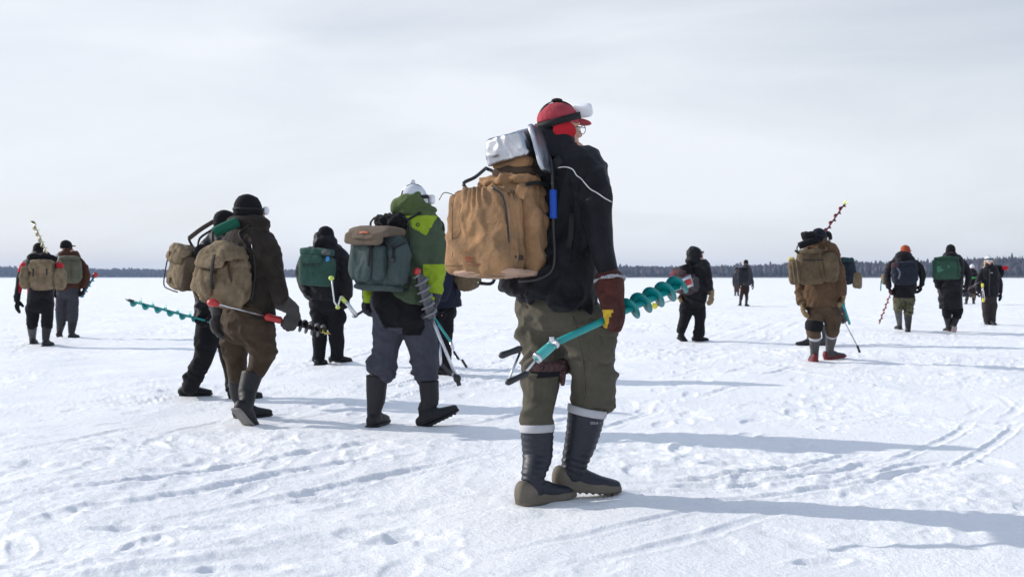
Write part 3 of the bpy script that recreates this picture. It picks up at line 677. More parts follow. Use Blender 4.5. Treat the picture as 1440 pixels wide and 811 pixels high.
teal = paint('teal_paint', (.0, .25, .245), .38); teal2 = paint('light_teal_paint', (.05, .36, .34), .3); silver = metal('bare_steel', (.62, .63, .66), .28); dsteel = metal('dark_steel', (.10, .10, .11), .35); foil = principled('silver_foil', (.46, .47, .50), .34, 1, .35, 30, .15, dist=.006)
whitepl = principled('white_plastic', (.78, .79, .82), .3, spec=.5); clear = principled('lens_plastic', (.6, .63, .68), .1, spec=.6); redp = paint('red_plastic', (.42, .02, .02), .4); yel = paint('yellow_plastic', (.65, .58, .05), .35); ylg = paint('yellow_green_plastic', (.50, .60, .10), .4)
orange = paint('orange_plastic', (.70, .22, .01), .35); maroonp = paint('maroon_paint', (.13, .01, .025), .35); blackp = paint('black_paint', (.012, .012, .014), .3); blueg = principled('blue_foam', (.01, .07, .40), .6); glass = principled('glasses_glass', (.3, .33, .36), .05, spec=.8); whitetrim = principled('reflective_trim', (.72, .72, .70), .5)
hairg = fabric('grey_hair', (.25, .23, .21), bscale=200); blond = fabric('blond_hair', (.62, .48, .30), bscale=160, bump=1, var=.3); eyew = principled('eye_white', (.75, .73, .70), .2); lipm = principled('lip_skin', (.45, .16, .13), .5)
TRAILS = []
GA = 'ice fishers walking across the frozen lake'

# ================= main man (right of centre) =================
f = Fig(5.30, 52, vox=.0085, seed=1)
f.head(787, 182, 66, 1.0, 2, 0, neck=(795, 222, 0))
torso = [(797, 214, 30), (800, 236, 50, -.01), (799, 270, 53), (797, 310, 52), (790, 350, 55), (781, 385, 61), (773, 412, 67), (769, 426, 69)]
arm = [(820, 236, 17, -.10), (832, 252, 25, -.15), (840, 284, 24, -.20), (843, 320, 22.5, -.24), (846, 352, 21, -.27), (853, 378, 19.5, -.29), (857, 396, 18.5, -.30)]
larm = [(782, 240, 20, .12), (800, 290, 20, .25), (812, 340, 18, .30), (822, 380, 16, .28)]
coll = [loft([f.P(778, 226, 0), f.P(780, 205, 0), f.P(786, 188, 0)], np.array([.135, .125, .100]), np.array([.12, .11, .09]), f.side, 24, 4),
        ellip(f.P(769, 197, -.03), (.088, .085, .09)), ellip(f.P(781, 216, -.05), (.115, .09, .07)), ellip(f.P(802, 213, -.05), (.065, .055, .05))]
def hemcut(co): return np.clip((co[:, 2] - f.P(0, 428, 0)[2]) / .05, 0, 1) * .7 + .3
f.cloth('jacket', [f.trunk(torso, .70, 'flat'), f.limb(arm), f.limb(larm)] + coll, blackj, .027, 5.5, 1.0, 3, zr=lambda co: 1.05 - .65 * np.clip((co[:, 2] - 1.42) / .16, 0, 1))
jt = f.kids[-1][0]
hips = [(782, 405, 50), (778, 432, 55), (776, 450, 50)]
ll = [(760, 440, 34, .05), (757, 470, 33, .03), (762, 500, 32, 0), (764, 522, 30, -.02), (761, 550, 28, -.03), (757, 575, 25, -.05), (754, 594, 22.5, -.06)]
rl = [(812, 440, 40, -.06), (820, 475, 38, -.06), (829, 505, 36, -.05), (833, 528, 33, -.03), (832, 548, 31, 0), (829, 568, 26.5, .02)]
def zr(co): return .65 + .75 * np.exp(-((co[:, 2] - .55) / .13) ** 2)
f.cloth('trousers', [f.trunk(hips, .72), f.limb([(p[0], p[1], p[2] * .94, p[3]) for p in ll], .95), f.limb([(p[0], p[1], p[2] * .95, p[3]) for p in rl], .95), f.limb([(842, 470, 12, -.15), (846, 500, 13, -.15)], 1, body=False)], olivegrey, .030, 6.5, 1.7, 2, zr=zr)
tr = f.kids[-1][0]
f.boot((755, 599, 23.5, -.06), (752, 709), (nrub, grub), 52, 0, 0, 1.10, mid=(756, 640, 20.5, -.07), cuff=bandgrey, galosh=True, ribs=True)
b = f.boot((826, 575, 27, .02), (806, 690), (nrub, grub), 84, -5, .035, 1.10, mid=(818, 615, 23, .02), cuff=bandgrey, galosh=True, ribs=True)
# right hand: leather gauntlet mitten with yellow palm, holding the auger
A0 = f.P(766, 489, -.50); B0 = f.P(964, 398, -.06); ad = unit(B0 - A0); Q = A0 + (B0 - A0) * .44 + np.array([0, -.0, 0])
tg, W3 = f.grip(Q, ad, unit(f.P(858, 440, -.34) - f.P(854, 395, -.30)), yleather, 1, 1.10, 66, .0150, .0055, name='glove')
rg_ = lambda c: ((CX + c[:, 0] / c[:, 1] * F) + .35 * ((HY - (c[:, 2] - CAMH) * F / c[:, 1]) - 452) + 2.5 * noise(c * 60) < 856) & ((HY - (c[:, 2] - CAMH) * F / c[:, 1]) > 436)
tg.data.materials.clear(); tg.data.materials.append(leather); tg.data.materials.append(yleather)
_c = np.empty(len(tg.data.polygons) * 3); tg.data.polygons.foreach_get('center', _c); _c = _c.reshape(-1, 3) + np.array(tg.location); tg.data.polygons.foreach_set('material_index', rg_(_c).astype(np.int32))
cuf = [loft([f.P(857, 390, -.29), f.P(858, 405, -.29), f.P(861, 425, -.29), f.P(866, 447, -.30), f.P(864, 463, -.30)], np.array([20, 19.5, 17, 13.5, 10.5]) * f.m, np.array([20, 19, 15, 11.5, 8]) * f.m, unit(np.array([1, .3, 0])), 24, 4, 'round')]
f.cloth('gauntlet', cuf, leather, .004, 9, 1.2, 2, .006)
V, Fc = loft([f.P(857, 389, -.30), f.P(857.5, 392.5, -.30), f.P(858, 396, -.305)], np.array([20.5, 22.5, 21]) * f.m, None, f.side, 30, 3, 'flat')
ft = f.cloth('fleece_cuff', [(V, Fc)], fleece, .004, 40, 1, 1, .006)
# cap, headlamp, glasses, ear flap, hair
M = f.HM
cap = [ellip(f.hp(0, -.008, .045), (.091, .108, .088), M, 30, 20)]
V, Fc = cap[0]; lc = (V - f.HC) @ M; lc[:, 2] = np.where(lc[:, 2] < .030 - .1 * lc[:, 1] * .3, .030 - .03 * lc[:, 1] + (lc[:, 2] - .03) * .08, lc[:, 2]); cap = (f.HC + lc @ M.T, Fc)
brim = ellip(f.hp(0, .120, .040), (.066, .052, .007), M @ np.array([[1, 0, 0], [0, .95, .3], [0, -.3, .95]]), 22, 10)
co = f.part('cap', [cap], redh); f.part('brim', [brim], redh, co)
[f.part('ear_flap', [ellip(f.hp(sg * .080, -.014, -.016), (.015, .064, .048), M)], red, co) for sg in (-1, 1)]
# wide lamp strap round the head and one over the crown
ring = [f.hp(.097 * math.sin(a), .114 * math.cos(a) - .008, .040 + .030 * math.cos(a)) for a in np.linspace(0, 2 * math.pi, 33)]
hb = f.part('headlamp_strap', [strip_ring(ring, M[:, 2] * .017, .005), loft([f.hp(.0, .105 * math.cos(a) - .005, .048 + .092 * math.sin(a)) for a in np.linspace(.25, math.pi - .1, 20)], np.full(20, .014), np.full(20, .003), M[:, 0], 10, 1, 'flat'),
     ellip(f.hp(0, -.01, .142), (.024, .03, .012), M), loft([f.hp(0, -.112, .02), f.hp(0, -.122, -.03), f.hp(0, -.115, -.06)], np.full(3, .028), np.full(3, .006), M[:, 0], 10, 3)], webbing)
V, Fc = softbox((.095, .042, .068), 4.5, 10, amp=0); rr = axes(-42, 24); f.part('headlamp', [((V @ rr.T) @ M.T + f.hp(.055, .105, .088), Fc)], whitepl, hb)
f.part('lens', [ellip(f.hp(.070, .121, .097), (.026, .012, .022), M @ rr)], clear, hb)
gl = f.part('glasses', [tube([f.hp(sx * .034 + .028 * math.cos(a), .112, -.004 + .021 * math.sin(a)) for a in np.linspace(0, 2 * math.pi, 17)], .0018, 6, 1) for sx in (-1, 1)] + [tube([f.hp(sx * .062, .110, .002), f.hp(sx * .080, .06, .003), f.hp(sx * .083, -.01, .0)], .002, 6, 2) for sx in (-1, 1)], plastic)
[f.part('eye', [ellip(f.hp(sx * .031, .090, .002), (.012, .012, .012), M)], eyew) for sx in (-1, 1)]
f.part('hair', [ellip(f.hp(0, -.045, -.035), (.074, .062, .055), M)], hairg)
# knee gaiter
pts = [f.P(765, 507, 0), f.P(766, 516, 0), f.P(767, 528, 0)]
kg = f.cloth('knee_gaiter', [loft(pts, np.array([34, 34.5, 33]) * f.m, np.array([34, 34.5, 33]) * f.m, f.side, 28, 4, 'flat'), loft([f.P(789, 508, -.06), f.P(791, 525, -.06), f.P(791, 541, -.06)], np.array([6, 6.5, 5]) * f.m, np.array([5, 5, 4]) * f.m, f.side, 12, 3)],
             [blackcloth, principled('patterned_lace', (.06, .03, .03), .8, var=.9, vscale=55)], .005, 14, 1, 2, .007, region=lambda c: (c[:, 2] > f.P(0, 519, 0)[2]) | (c[:, 0] > f.P(786, 0, 0)[0]))
body = f.finish('tall man in a black parka, red cap and navy rubber boots, nearest the camera', skin, bvox=.0075)
T8 = bvh(jt); T8b = bvh(tr)
def surf_line(tree, pts, off=.003): return [hit(tree, p[0], p[1], off) for p in pts]
def addkid(fig, name, V, Fc, mat, parent=None):
    p = parent or fig.obj; o = mk(name, V - np.array(fig.obj.location), Fc, mat, p); return o
hit.depth = 5.2
pl = surf_line(T8, [(784, 236), (793, 235), (800, 236), (806, 239), (811, 247), (817, 251), (822, 257), (830, 266), (840, 272), (850, 279), (859, 284)])
addkid(f, 'reflective_piping', *tube(pl, .0028, 8, 3), whitetrim)
addkid(f, 'seam', *tube(surf_line(T8, [(800, 250), (806, 280), (808, 310), (806, 340), (803, 370)]), .003, 8, 3), blackcloth)
addkid(f, 'hem_cord', *tube(surf_line(T8, [(712, 415), (735, 419), (760, 421), (790, 421), (820, 417)], .001), .004, 8, 3), blackcloth)
# thigh pocket flap
q_ = hit(T8b, 846, 486, -.012); Mq = axes(28, 0, -8); V, Fc = softbox((.135, .055, .155), 5, 14, amp=.007, fr=(12, 12, 9), seed=3); cp = addkid(f, 'cargo_pocket', V @ Mq.T + q_, Fc, olivegrey)
V, Fc = softbox((.142, .062, .045), 5, 10, amp=.004, seed=5); addkid(f, 'pocket_flap', V @ Mq.T + q_ + Mq @ np.array([0, -.002, .068]), Fc, olivegrey)
addkid(f, 'seam', *tube(surf_line(T8b, [(806, 445), (812, 470), (818, 500), (822, 530), (822, 560)], .0005), .003, 8, 3), olivegrey)
bl = [o for o in f.obj.children if o.name.startswith('boot')][1]; TB = bvh(bl)
mk8 = []
for k, x in enumerate((831, 833.4, 835.4, 837.6, 840)):
    mk8.append(tube([hit(TB, x, 592.5 + (k % 2), .0015), hit(TB, x + .5 * (k % 2), 596.6, .0015)], .0016, 6, 1)); 
mk8.append(tube([hit(TB, 831, 592.6, .0015), hit(TB, 841, 594.5, .0015)], .0012, 6, 1)); mk8.append(tube([hit(TB, 843, 595, .0015), hit(TB, 845, 595, .0015)], .0012, 6, 1))
V, Fc = join(mk8); addkid(f, 'maker_mark', V, Fc, bandgrey)

# ---- his auger
a = Auger(A0)
Bm = A0 + (B0 - A0) * .97; St = A0 + (B0 - A0) * .53
a.shaft(A0 + ad * .02, Bm, .0165, teal); a.flight(St, Bm, .014, .059, 4.9, teal, phase=2.2, th=.0015)
sb = softbox((.036, .045, .030), 5, 5, amp=0); a.part('blade_guard', [(sb[0] @ axes(66, 20).T + Bm + ad * .035, sb[1])], redp); a.part('blade', [loft([Bm, Bm + ad * .07], np.array([.028, .030]), np.array([.003, .003]), [0, 0, 1], 8, 1, 'flat'), loft([Bm - ad * .02, Bm + ad * .03], np.array([.018, .012]), None, [0, 0, 1], 10, 1)], silver)
c0 = f.P(757, 502, -.52); c1 = f.P(779, 483, -.47)
a.part('clamp_sleeve', [loft([c0, (c0 + c1) / 2, c1], np.array([.024, .024, .022]), None, [0, 0, 1], 16, 2, 'round')], teal2)
a.part('clamp_ring', [loft([c1 + unit(c1 - c0) * -.006, c1 + unit(c1 - c0) * .010], np.array([.028, .028]), None, [0, 0, 1], 18, 1, 'flat')], silver); a.part('clamp_ring', [loft([c0 - unit(c1 - c0) * .012, c0], np.array([.026, .026]), None, [0, 0, 1], 18, 1, 'flat')], silver)
w1 = f.P(776, 474, -.50); w0 = f.P(777, 483, -.50); a.part('wing_nut', [loft([w0, w1], np.array([.007, .012]), np.array([.004, .004]), [1, 0, 0], 10, 2), loft([w0, f.P(783, 482, -.52)], np.array([.006, .010]), np.array([.004, .004]), [0, 0, 1], 10, 2)], silver)
k0 = f.P(758, 500, -.52); k1 = f.P(737, 526, -.55); k2 = f.P(714, 537, -.60); k3 = f.P(731, 496, -.48); k4 = f.P(704, 498, -.52)
k2b = k2 + (k1 - k2) * -.04
a.rod([k0, k1, k2, k3, f.P(728, 491, -.48)], .0055, silver)
a.gripp(f.P(741, 525, -.545), f.P(713, 538, -.60), .0150, plastic); a.gripp(f.P(732, 490, -.48), f.P(704, 500, -.53), .0160, plastic)
a.done('teal hand auger with cranked black-grip handle held low by the man in the red cap')

# ---- his big tan pack frame
pc = Pack(f.P(704, 322, -.14), 32, -3, 2, 'backpack')
def gath(U, V): # gathered cloth towards the mouth of the bag
    t = np.clip((U[:, 2] + .1) / 1.1, 0, 1); ang = np.arctan2(V[:, 1], V[:, 0]); q_ = ang * 9 + 5 * noise(V * 7 + 3); return np.clip(t * 1.6 - .5, 0, 1.1) * (.009 * (1 - 1.6 * np.abs(np.sin(q_))) + .004 * np.sin(ang * 23 + 6 * noise(V * 9)))
rear = pc.box('rear_bag', (.35, .205, .385), (-.01, -.125, -.035), tan, p=6.5, n=34, taper=(.04, .06), amp=.013, fr=(7, 7, 5), fold=gath, drop=lambda U, V: np.where(U[:, 2] > .8, .012 * noise(V * 16) - .02 * U[:, 1], 0))
main = pc.box('main_bag', (.37, .21, .44), (.015, .075, .005), tan, p=5, n=30, taper=(.10, .02), amp=.014, fr=(7, 7, 6), fold=lambda U, V: .5 * gath(U, V))
pc.box('bag_base', (.36, .38, .03), (0, -.03, -.216), tan2, p=4, n=18, amp=.008)
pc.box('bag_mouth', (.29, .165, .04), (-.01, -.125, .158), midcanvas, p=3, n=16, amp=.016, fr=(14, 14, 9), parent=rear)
pc.box('bag_mouth', (.29, .18, .05), (.01, .07, .232), tan, p=3, n=16, amp=.022, fr=(16, 16, 9), parent=main)
pc.box('rolled_flap', (.21, .075, .070), (.04, .05, .325), tan, p=3.2, n=14, amp=.006, fr=(5, 9, 9))
pc.box('rolled_flap', (.22, .10, .09), (.03, .06, .270), darkcanvas, p=3, n=14, amp=.01)
V, Fc = softbox((.22, .15, .125), 12, 22, taper=(.12, .1), amp=.010, fr=(9, 9, 9), seed=4); rt = axes(0, 14, 9)
mk_child('foil_bundle', pc.piece((V @ rt.T) + np.array([.045, .04, .400])), Fc, foil, pc.o)
V, Fc = softbox((.020, .13, .25), 14, 12, amp=.003, seed=6); rt = axes(0, -6, 20)
mk_child('foil_panel', pc.piece((V @ rt.T) + np.array([.20, .055, .375])), Fc, foil, pc.o)
pc.tube('frame_tube', [(-.17, .13, .33), (-.17, .215, .30), (-.18, .225, .10), (-.18, .225, -.16), (-.17, .19, -.245), (-.16, .05, -.255)], .009, plastic)
pc.tube('frame_tube', [(.21, .10, .36), (.245, .07, .30), (.262, .055, .14), (.262, .055, .0), (.265, .06, -.14), (.25, .05, -.215), (.19, .02, -.25), (.10, .0, -.255)], .008, plastic)
pc.tube('frame_tube', [(-.17, .13, .33), (-.17, .03, .27), (-.175, -.06, .23), (-.15, -.06, .19)], .009, plastic)
fg = pc.tube('foam_grip', [(.262, .055, .175), (.264, .052, .11), (.262, .055, .04)], .018, blueg); pc.tube('seam', [(-.118, -.232, .12), (-.12, -.236, 0), (-.12, -.232, -.15)], .0022, midcanvas, rear); pc.tube('seam', [(-.17, -.222, -.185), (-.05, -.234, -.188), (.14, -.224, -.18)], .003, midcanvas, rear)
pc.tube('cord', [(.19, .2, -.10), (.235, .19, -.17), (.20, .12, -.25), (.10, .0, -.25)], .004, greyrub)
pc.tube('cord', [(-.15, -.17, .155), (-.18, -.215, .165), (-.205, -.225, .13)], .0022, plastic)
pc.tube('zip', [(.10, -.235, .165), (.155, -.225, .12), (.165, -.20, 0), (.165, -.19, -.10), (.160, -.185, -.15)], .005, plastic, rear)
pc.ribbon('leather_tab', [(.14, -.215, -.165), (.172, -.13, -.155), (.175, -.08, -.152)], .022, .008, (1, -.3, 0), darkcanvas, rear)
pc.box('buckle', (.012, .028, .045), (.200, .10, .055), plastic, p=6, n=4, amp=0, parent=main)
pc.ribbon('edge_strap', [(.16, -.03, .20), (.195, .04, .215), (.20, .14, .20), (.21, .19, .13)], .020, .006, (1, 0, .3), webbing, main)
pc.o.update_tag()
# shoulder straps wrap over the jacket
S1 = [pc.w(.10, .18, .22)] + surf_line(T8, [(778, 236), (790, 224)], .008) ; pc.wribbon('shoulder_strap', S1, .045, .012, (0, -1, .3), webbing)
S2 = [pc.w(.18, .19, -.15)] + surf_line(T8, [(800, 345), (806, 300), (800, 250)], .008)[:2]; pc.wribbon('shoulder_strap', S2, .028, .008, (0, -1, 0), webbing)
bpy.context.view_layer.update(); TP = bvh(*[o for o in [rear]])
tx = []; hit.depth = 5.0
def strokes(tree, x0, y0, wid, hgt, n, seed, off=.0015, r=.0012):
    rg = np.random.default_rng(seed); out = []
    for k in range(n):
        x = x0 + wid * k / n; dx = wid / n * .7
        out.append(tube([hit(tree, x, y0, off), hit(tree, x + dx * rg.uniform(0, 1), y0 + hgt * rg.uniform(.5, 1), off)], r, 6, 1)); out.append(tube([hit(tree, x, y0 + hgt * rg.uniform(), off), hit(tree, x + dx, y0 + hgt * rg.uniform(), off)], r, 6, 1))
    return out
tx = strokes(TP, 654, 361, 13, 3.2, 5, 1) + strokes(TP, 656, 366, 10, 2.6, 5, 2) + strokes(TP, 657, 371.5, 20, 1.5, 8, 3, r=.0009)
V, Fc = join(tx); mk('red_print', V - np.array(pc.o.location), Fc, principled('faded_red_print', (.50, .08, .05), .8, var=.1), pc.o)
pc.done('big tan canvas rucksack with tall drawstring bags, silver foil bundle and blue foam frame grip')
TRAILS.append((-.9, 1.2, -.05, 5.2)); TRAILS.append((.5, 5.5, 4.5, 13))

# ================= green jacket man =================
f = Fig(7.85, 24, vox=.0095, seed=9)
f.head(583, 285, 52, 1.0, 2, neck=(583, 310, 0))
def reg6(c):
    py = HY - (c[:, 2] - CAMH) * F / c[:, 1]; px = CX + c[:, 0] / c[:, 1] * F
    o = np.zeros(len(c)); y0 = 300 + np.clip(px - 566, 0, 99) * .0
    o[(py > 301) & (py < 316 + (px - 572) * .555) & (px > 562) & (px < 599 + (331 - py) * .62)] = 1
    o[((px > 595) | (px < 532)) & (py > 371)] = 1
    o[(py < 303)] = 2; return o
torso = [(578, 300, 26), (580, 316, 41), (578, 340, 45), (575, 370, 45), (569, 400, 44), (563, 416, 43)]
arm = [(600, 316, 13), (609, 330, 16, -.06), (614, 355, 15.5, -.10), (613, 385, 14, -.11), (610, 405, 12.5, -.12), (609, 418, 11, -.12)]
larm = [(548, 318, 13), (535, 335, 15, .10), (527, 365, 15, .12), (521, 395, 13, .10), (519, 418, 11, .08)]
hood = [ellip(f.P(577, 287, -.03), (.115, .105, .105)), ellip(f.P(562, 290, -.02), (.08, .08, .08)), ellip(f.P(583, 299, -.02), (.15, .11, .06)), ellip(f.P(590, 296, .0), (.09, .09, .06))]
f.cloth('jacket', [f.trunk(torso, .68, 'flat'), f.limb(arm), f.limb(larm)] + hood, [green, lime, hoodg], .020, 7, 1.2, 2, region=reg6); jt = f.kids[-1][0]
def regt(c):
    py = HY - (c[:, 2] - CAMH) * F / c[:, 1]; px = CX + c[:, 0] / c[:, 1] * F
    o = np.zeros(len(c)); o[(py < 471 - np.where(px < 566, 10, 0) - 20 * np.clip((np.abs(px - 566) - 26) / 10, 0, 3)) & (px > 524) & (px < 597)] = 1; return o
f.cloth('trousers', [f.trunk([(566, 405, 41), (566, 430, 43), (566, 450, 41)], .70), f.limb([(546, 440, 24), (545, 475, 21.5), (540, 500, 20), (537, 518, 19.5), (541, 531, 14)]), f.limb([(583, 440, 25), (592, 475, 23.5), (597, 500, 22), (600, 518, 20.5), (602, 532, 15)])], [slate, blackcloth], .022, 7, 1.7, 2, region=regt)
f.boot((530, 527, 15.5), (527, 600), (brub, brub), 14, 0, 0, 1.05, mid=(529, 560, 13.5), turnup=True)
f.boot((603, 535, 14.5), (607, 597), (brub, brub), 78, 24, .012, 1.05, mid=(604, 565, 12.8))
f.glove((609, 418, -.12), (606, 440, -.12), darkgrey, 1, 48, 1.25, rad=.019, cuff_from=(610, 412, 13, -.12))
f.glove((518, 412, .10), (516, 430, .12), darkgrey, -1, 45, 1.15, rad=.018, cuff_from=(519, 405, 11, .10))
h = f.beanie(whiteh); f.part('pompom', [ellip(f.hp(0, -.012, .150), (.020, .020, .020))], whiteh, h)
hb = f.band(webbing, .035, .01, .093, .014); f.part('headlamp_strap', [loft([f.hp(0, .108 * math.cos(a) - .005, .035 + .102 * math.sin(a)) for a in np.linspace(.1, math.pi - .1, 20)], np.full(20, .012), np.full(20, .003), f.HM[:, 0], 8, 1, 'flat')], webbing, hb)
f.lamp(.03, .128, .022, (.06, .045, .072), (whitepl, clear), 0, hb)
f.finish('man in a green and lime jacket with white bobble hat and grey-black trousers', skin)
T6 = bvh(jt); hit.depth = 7.7
addkid(f, 'badge', *join([tube([hit(T6, 587.5 + 2.2 * math.cos(t), 316 + 2.2 * math.sin(t), .003) for t in np.linspace(0, 2 * math.pi, 13)], .003, 6, 1)]), plastic)
addkid(f, 'hem_cord', *tube(surf_line(T6, [(530, 409), (550, 411), (575, 411), (594, 409)], .001), .004, 8, 3), hoodg)
pc = Pack(f.P(534, 364, -.18), 28, -3, -2)
main = pc.box('main_bag', (.375, .19, .40), (0, .02, -.01), tpack, p=5, n=22, taper=(.03, .02), amp=.016, fr=(7, 7, 4))
fp = pc.box('front_pocket', (.20, .10, .27), (-.075, -.105, -.03), tpack, p=4.5, n=16, amp=.013, fr=(8, 8, 4)); pc.box('side_pocket', (.115, .16, .29), (.185, -.02, -.03), tpack, p=4, n=16, amp=.010); pc.box('side_pocket', (.06, .15, .26), (-.205, .02, -.02), tpack, p=4, n=12, amp=.01)
pc.box('front_pocket', (.10, .07, .25), (.07, -.10, -.03), tpack, p=4, n=12, amp=.01)
pc.box('base', (.37, .20, .05), (0, .01, -.205), tpack, p=4, n=12, amp=.006)
lid = pc.box('lid', (.37, .30, .075), (-.01, -.04, .195), flapb, p=4, n=18, amp=.008, drop=lambda U, V: -.045 * np.clip(-U[:, 1], 0, 1) ** 2 * (1.0) + .0)
pc.box('lid_front', (.33, .03, .10), (-.03, -.165, .135), flapb, p=4, n=12, amp=.005, parent=lid)
pc.ribbon('badge', [(-.05, -.190, .172), (-.01, -.192, .176), (.02, -.190, .172)], .014, .006, (0, -1, 0), principled('orange_badge', (.5, .14, .08), .7), lid)
pc.tube('frame_tube', [(-.14, .08, .20), (-.15, .07, .26), (-.12, .07, .30), (-.06, .08, .31), (.08, .08, .31), (.15, .08, .30), (.18, .09, .24), (.19, .10, .05), (.20, .10, -.18), (.17, .06, -.23)], .008, plastic)
pc.tube('frame_tube', [(-.20, .10, .18), (-.235, .09, .0), (-.225, .08, -.15), (-.18, .06, -.22)], .008, silver)
pc.box('rolled_jacket', (.26, .12, .105), (.03, .07, .275), blackcloth, p=3, n=18, amp=.020, fr=(14, 14, 12))
pc.ribbon('buckle_strap', [(.015, -.158, .12), (.015, -.16, .0), (.015, -.15, -.06)], .022, .006, (0, -1, 0), webbing, main); pc.ribbon('buckle_strap', [(.19, -.11, .08), (.19, -.115, -.02)], .02, .006, (0, -1, 0), webbing, main)
pc.box('buckle', (.035, .012, .03), (.19, -.118, -.01), plastic, p=5, n=4, amp=0); pc.ribbon('drape_edge', [(.10, -.10, .17), (.14, -.14, .11), (.20, -.12, .08), (.235, -.03, .12)], .012, .006, (.3, -1, 0), webbing, main)
pc.wtube('shoulder_strap', [pc.w(.14, .09, .20)] + surf_line(T6, [(572, 312), (585, 303), (592, 299)], .006), .009, webbing)
pc.done('dark teal rucksack with taupe lid and black roll on top, on the green-jacketed man')
A = f.P(588, 380, -.28); B = f.P(606, 446, -.22); a = Auger(A); Cc = f.P(643, 532, -.26)
a.shaft(A, B, .017, dsteel); a.flight(A + (B - A) * .08, B, .016, .054, 5.5, principled('smoky_plastic', (.20, .20, .215), .3, .4), .5, .010); a.part('sleeve', [loft([A + (B - A) * .12, (A + B) / 2, B], np.array([.030, .034, .034]), None, [1, 0, 0], 16, 3)], dsteel)
a.part('blade_guard', [ellip(f.P(587, 382, -.28), (.026, .026, .030)), ellip(f.P(590, 390, -.28), (.016, .016, .03))], redp)
a.part('shaft_lower', [tube([B, (B + Cc) / 2, Cc], .0125, 12, 1)], silver); a.part('joint', [ellip(f.P(643, 532, -.26), (.028, .028, .030)), tube([f.P(643, 533, -.26), f.P(646, 542, -.27)], .016, 10, 1)], plastic)
a.rod([f.P(618, 480, -.23), f.P(620, 512, -.30), f.P(640, 531, -.27)], .010, silver); a.gripp(f.P(621, 512, -.30), f.P(634, 527, -.28), .014, plastic)
a.done('smoky spiral auger with red tip guard and long steel crank beside the lime cuff')
TRAILS.append((-2.4, 2, -.9, 7.7)); TRAILS.append((-.8, 8, .2, 16))

# ================= brown jacket, black beanie =================
f = Fig(8.05, 32, vox=.0095, seed=20)
f.head(350, 300, 62, 1.02, 0, neck=(350, 320, 0))
torso = [(352, 316, 26), (352, 334, 37), (353, 360, 38), (352, 395, 38.5), (350, 425, 38), (347, 446, 39)]
arm = [(370, 332, 13), (377, 345, 15, -.08), (384, 370, 15, -.12), (389, 395, 14, -.15), (393, 412, 13, -.17), (395, 422, 12, -.18)]
larm = [(335, 335, 13, .05), (322, 350, 14, .12), (313, 385, 13, .15), (308, 415, 12, .12), (306, 438, 11, .06)]
col = [ellip(f.P(352, 312, -.02), (.165, .12, .075)), ellip(f.P(336, 312, -.03), (.10, .09, .06)), ellip(f.P(366, 318, 0), (.09, .1, .06)), loft([f.P(352, 320), f.P(353, 305)], np.array([.13, .105]), np.array([.12, .1]), f.side, 20, 3)]
f.cloth('jacket', [f.trunk(torso, .68, 'flat'), f.limb(arm), f.limb(larm)] + col, brownj, .022, 7, 1.2, 2); jt = f.kids[-1][0]
f.cloth('trousers', [f.trunk([(347, 435, 38), (346, 455, 38), (346, 468, 35)], .7), f.limb([(331, 460, 20, .08), (331, 485, 18.5, .12), (332, 510, 17, .16), (334, 530, 14, .18)]), f.limb([(362, 460, 24, -.05), (366, 482, 22, -.06), (368, 500, 20.5, -.05), (362, 517, 18, -.06), (356, 527, 15, -.07)])], browntr, .022, 7, 1.7, 2)
f.boot((334, 524, 14, .20), (344, 588), (brub, brub), 62, 0, 0, 1.0, mid=(336, 555, 12.5, .25))
f.boot((355, 524, 15, -.06), (338, 586), (brub, gsole), 28, -44, .075, 1.05, mid=(348, 550, 13, -.1))
f.glove((306, 436, .04), (306, 462, .02), gmit, -1, 18, 1.25, rad=.02, cuff_from=(306, 432, 13, .06))
A = f.P(297, 425, -.42); Bm = f.P(456, 466, .12); ad = unit(Bm - A); Q = A + (Bm - A) * .665
f.grip(Q, ad, unit(f.P(392, 450, -.2) - f.P(395, 420, -.18)), gmit, 1, 1.15, 60, .018, cuff_from=(f.P(396, 424, -.18), .068))
f.beanie(blackcloth, top=.142); hb = f.band(webbing, .030, 0, .092, .009); f.lamp(.0, .125, .022, (.055, .04, .062), (whitepl, clear), 0, hb)
f.part('hair', [ellip(f.hp(0, -.045, -.04), (.070, .055, .045), f.HM)], hairg)
f.finish('man in a dark brown jacket and black beanie, stepping off his rear boot', skin)
T4 = bvh(jt); hit.depth = 7.9
addkid(f, 'shoulder_seam', *tube(surf_line(T4, [(338, 324), (352, 321), (368, 323), (380, 329)], .002), .0035, 8, 3), darkcanvas)
pc = Pack(f.P(316, 382, -.20), 30, -2, -13)
main = pc.box('main_bag', (.36, .24, .38), (.015, .0, -.045), khaki, p=4, n=24, taper=(.20, .06), amp=.024, fr=(8, 8, 5))
lid = pc.box('lid', (.27, .26, .10), (.0, -.03, .165), khaki, p=3.6, n=18, taper=(.3, .1), amp=.016, drop=lambda U, V: -.05 * np.clip(-U[:, 1], 0, 1) ** 2)
V, Fc = softbox((.25, .03, .15), 4, 12, amp=.009, seed=5, taper=(.25, 0)); mk_child('lid_flap', pc.piece((V @ axes(0, -12, 10).T) + np.array([-.01, -.155, .095])), Fc, khaki, lid)
pc.box('front_pocket', (.20, .08, .19), (-.05, -.13, -.09), khaki, p=4, n=14, amp=.012); pc.box('side_pocket', (.10, .19, .26), (.175, -.02, -.07), khaki, p=3.5, n=14, amp=.014)
pc.ribbon('buckle_strap', [(.045, -.180, .13), (.050, -.185, .05), (.055, -.165, -.08), (.06, -.14, -.12)], .026, .007, (0, -1, 0), webbing, main)
pc.ribbon('side_strap', [(.10, -.10, .14), (.16, -.12, .03), (.20, -.10, -.05)], .018, .006, (.3, -1, 0), darkcanvas, main)
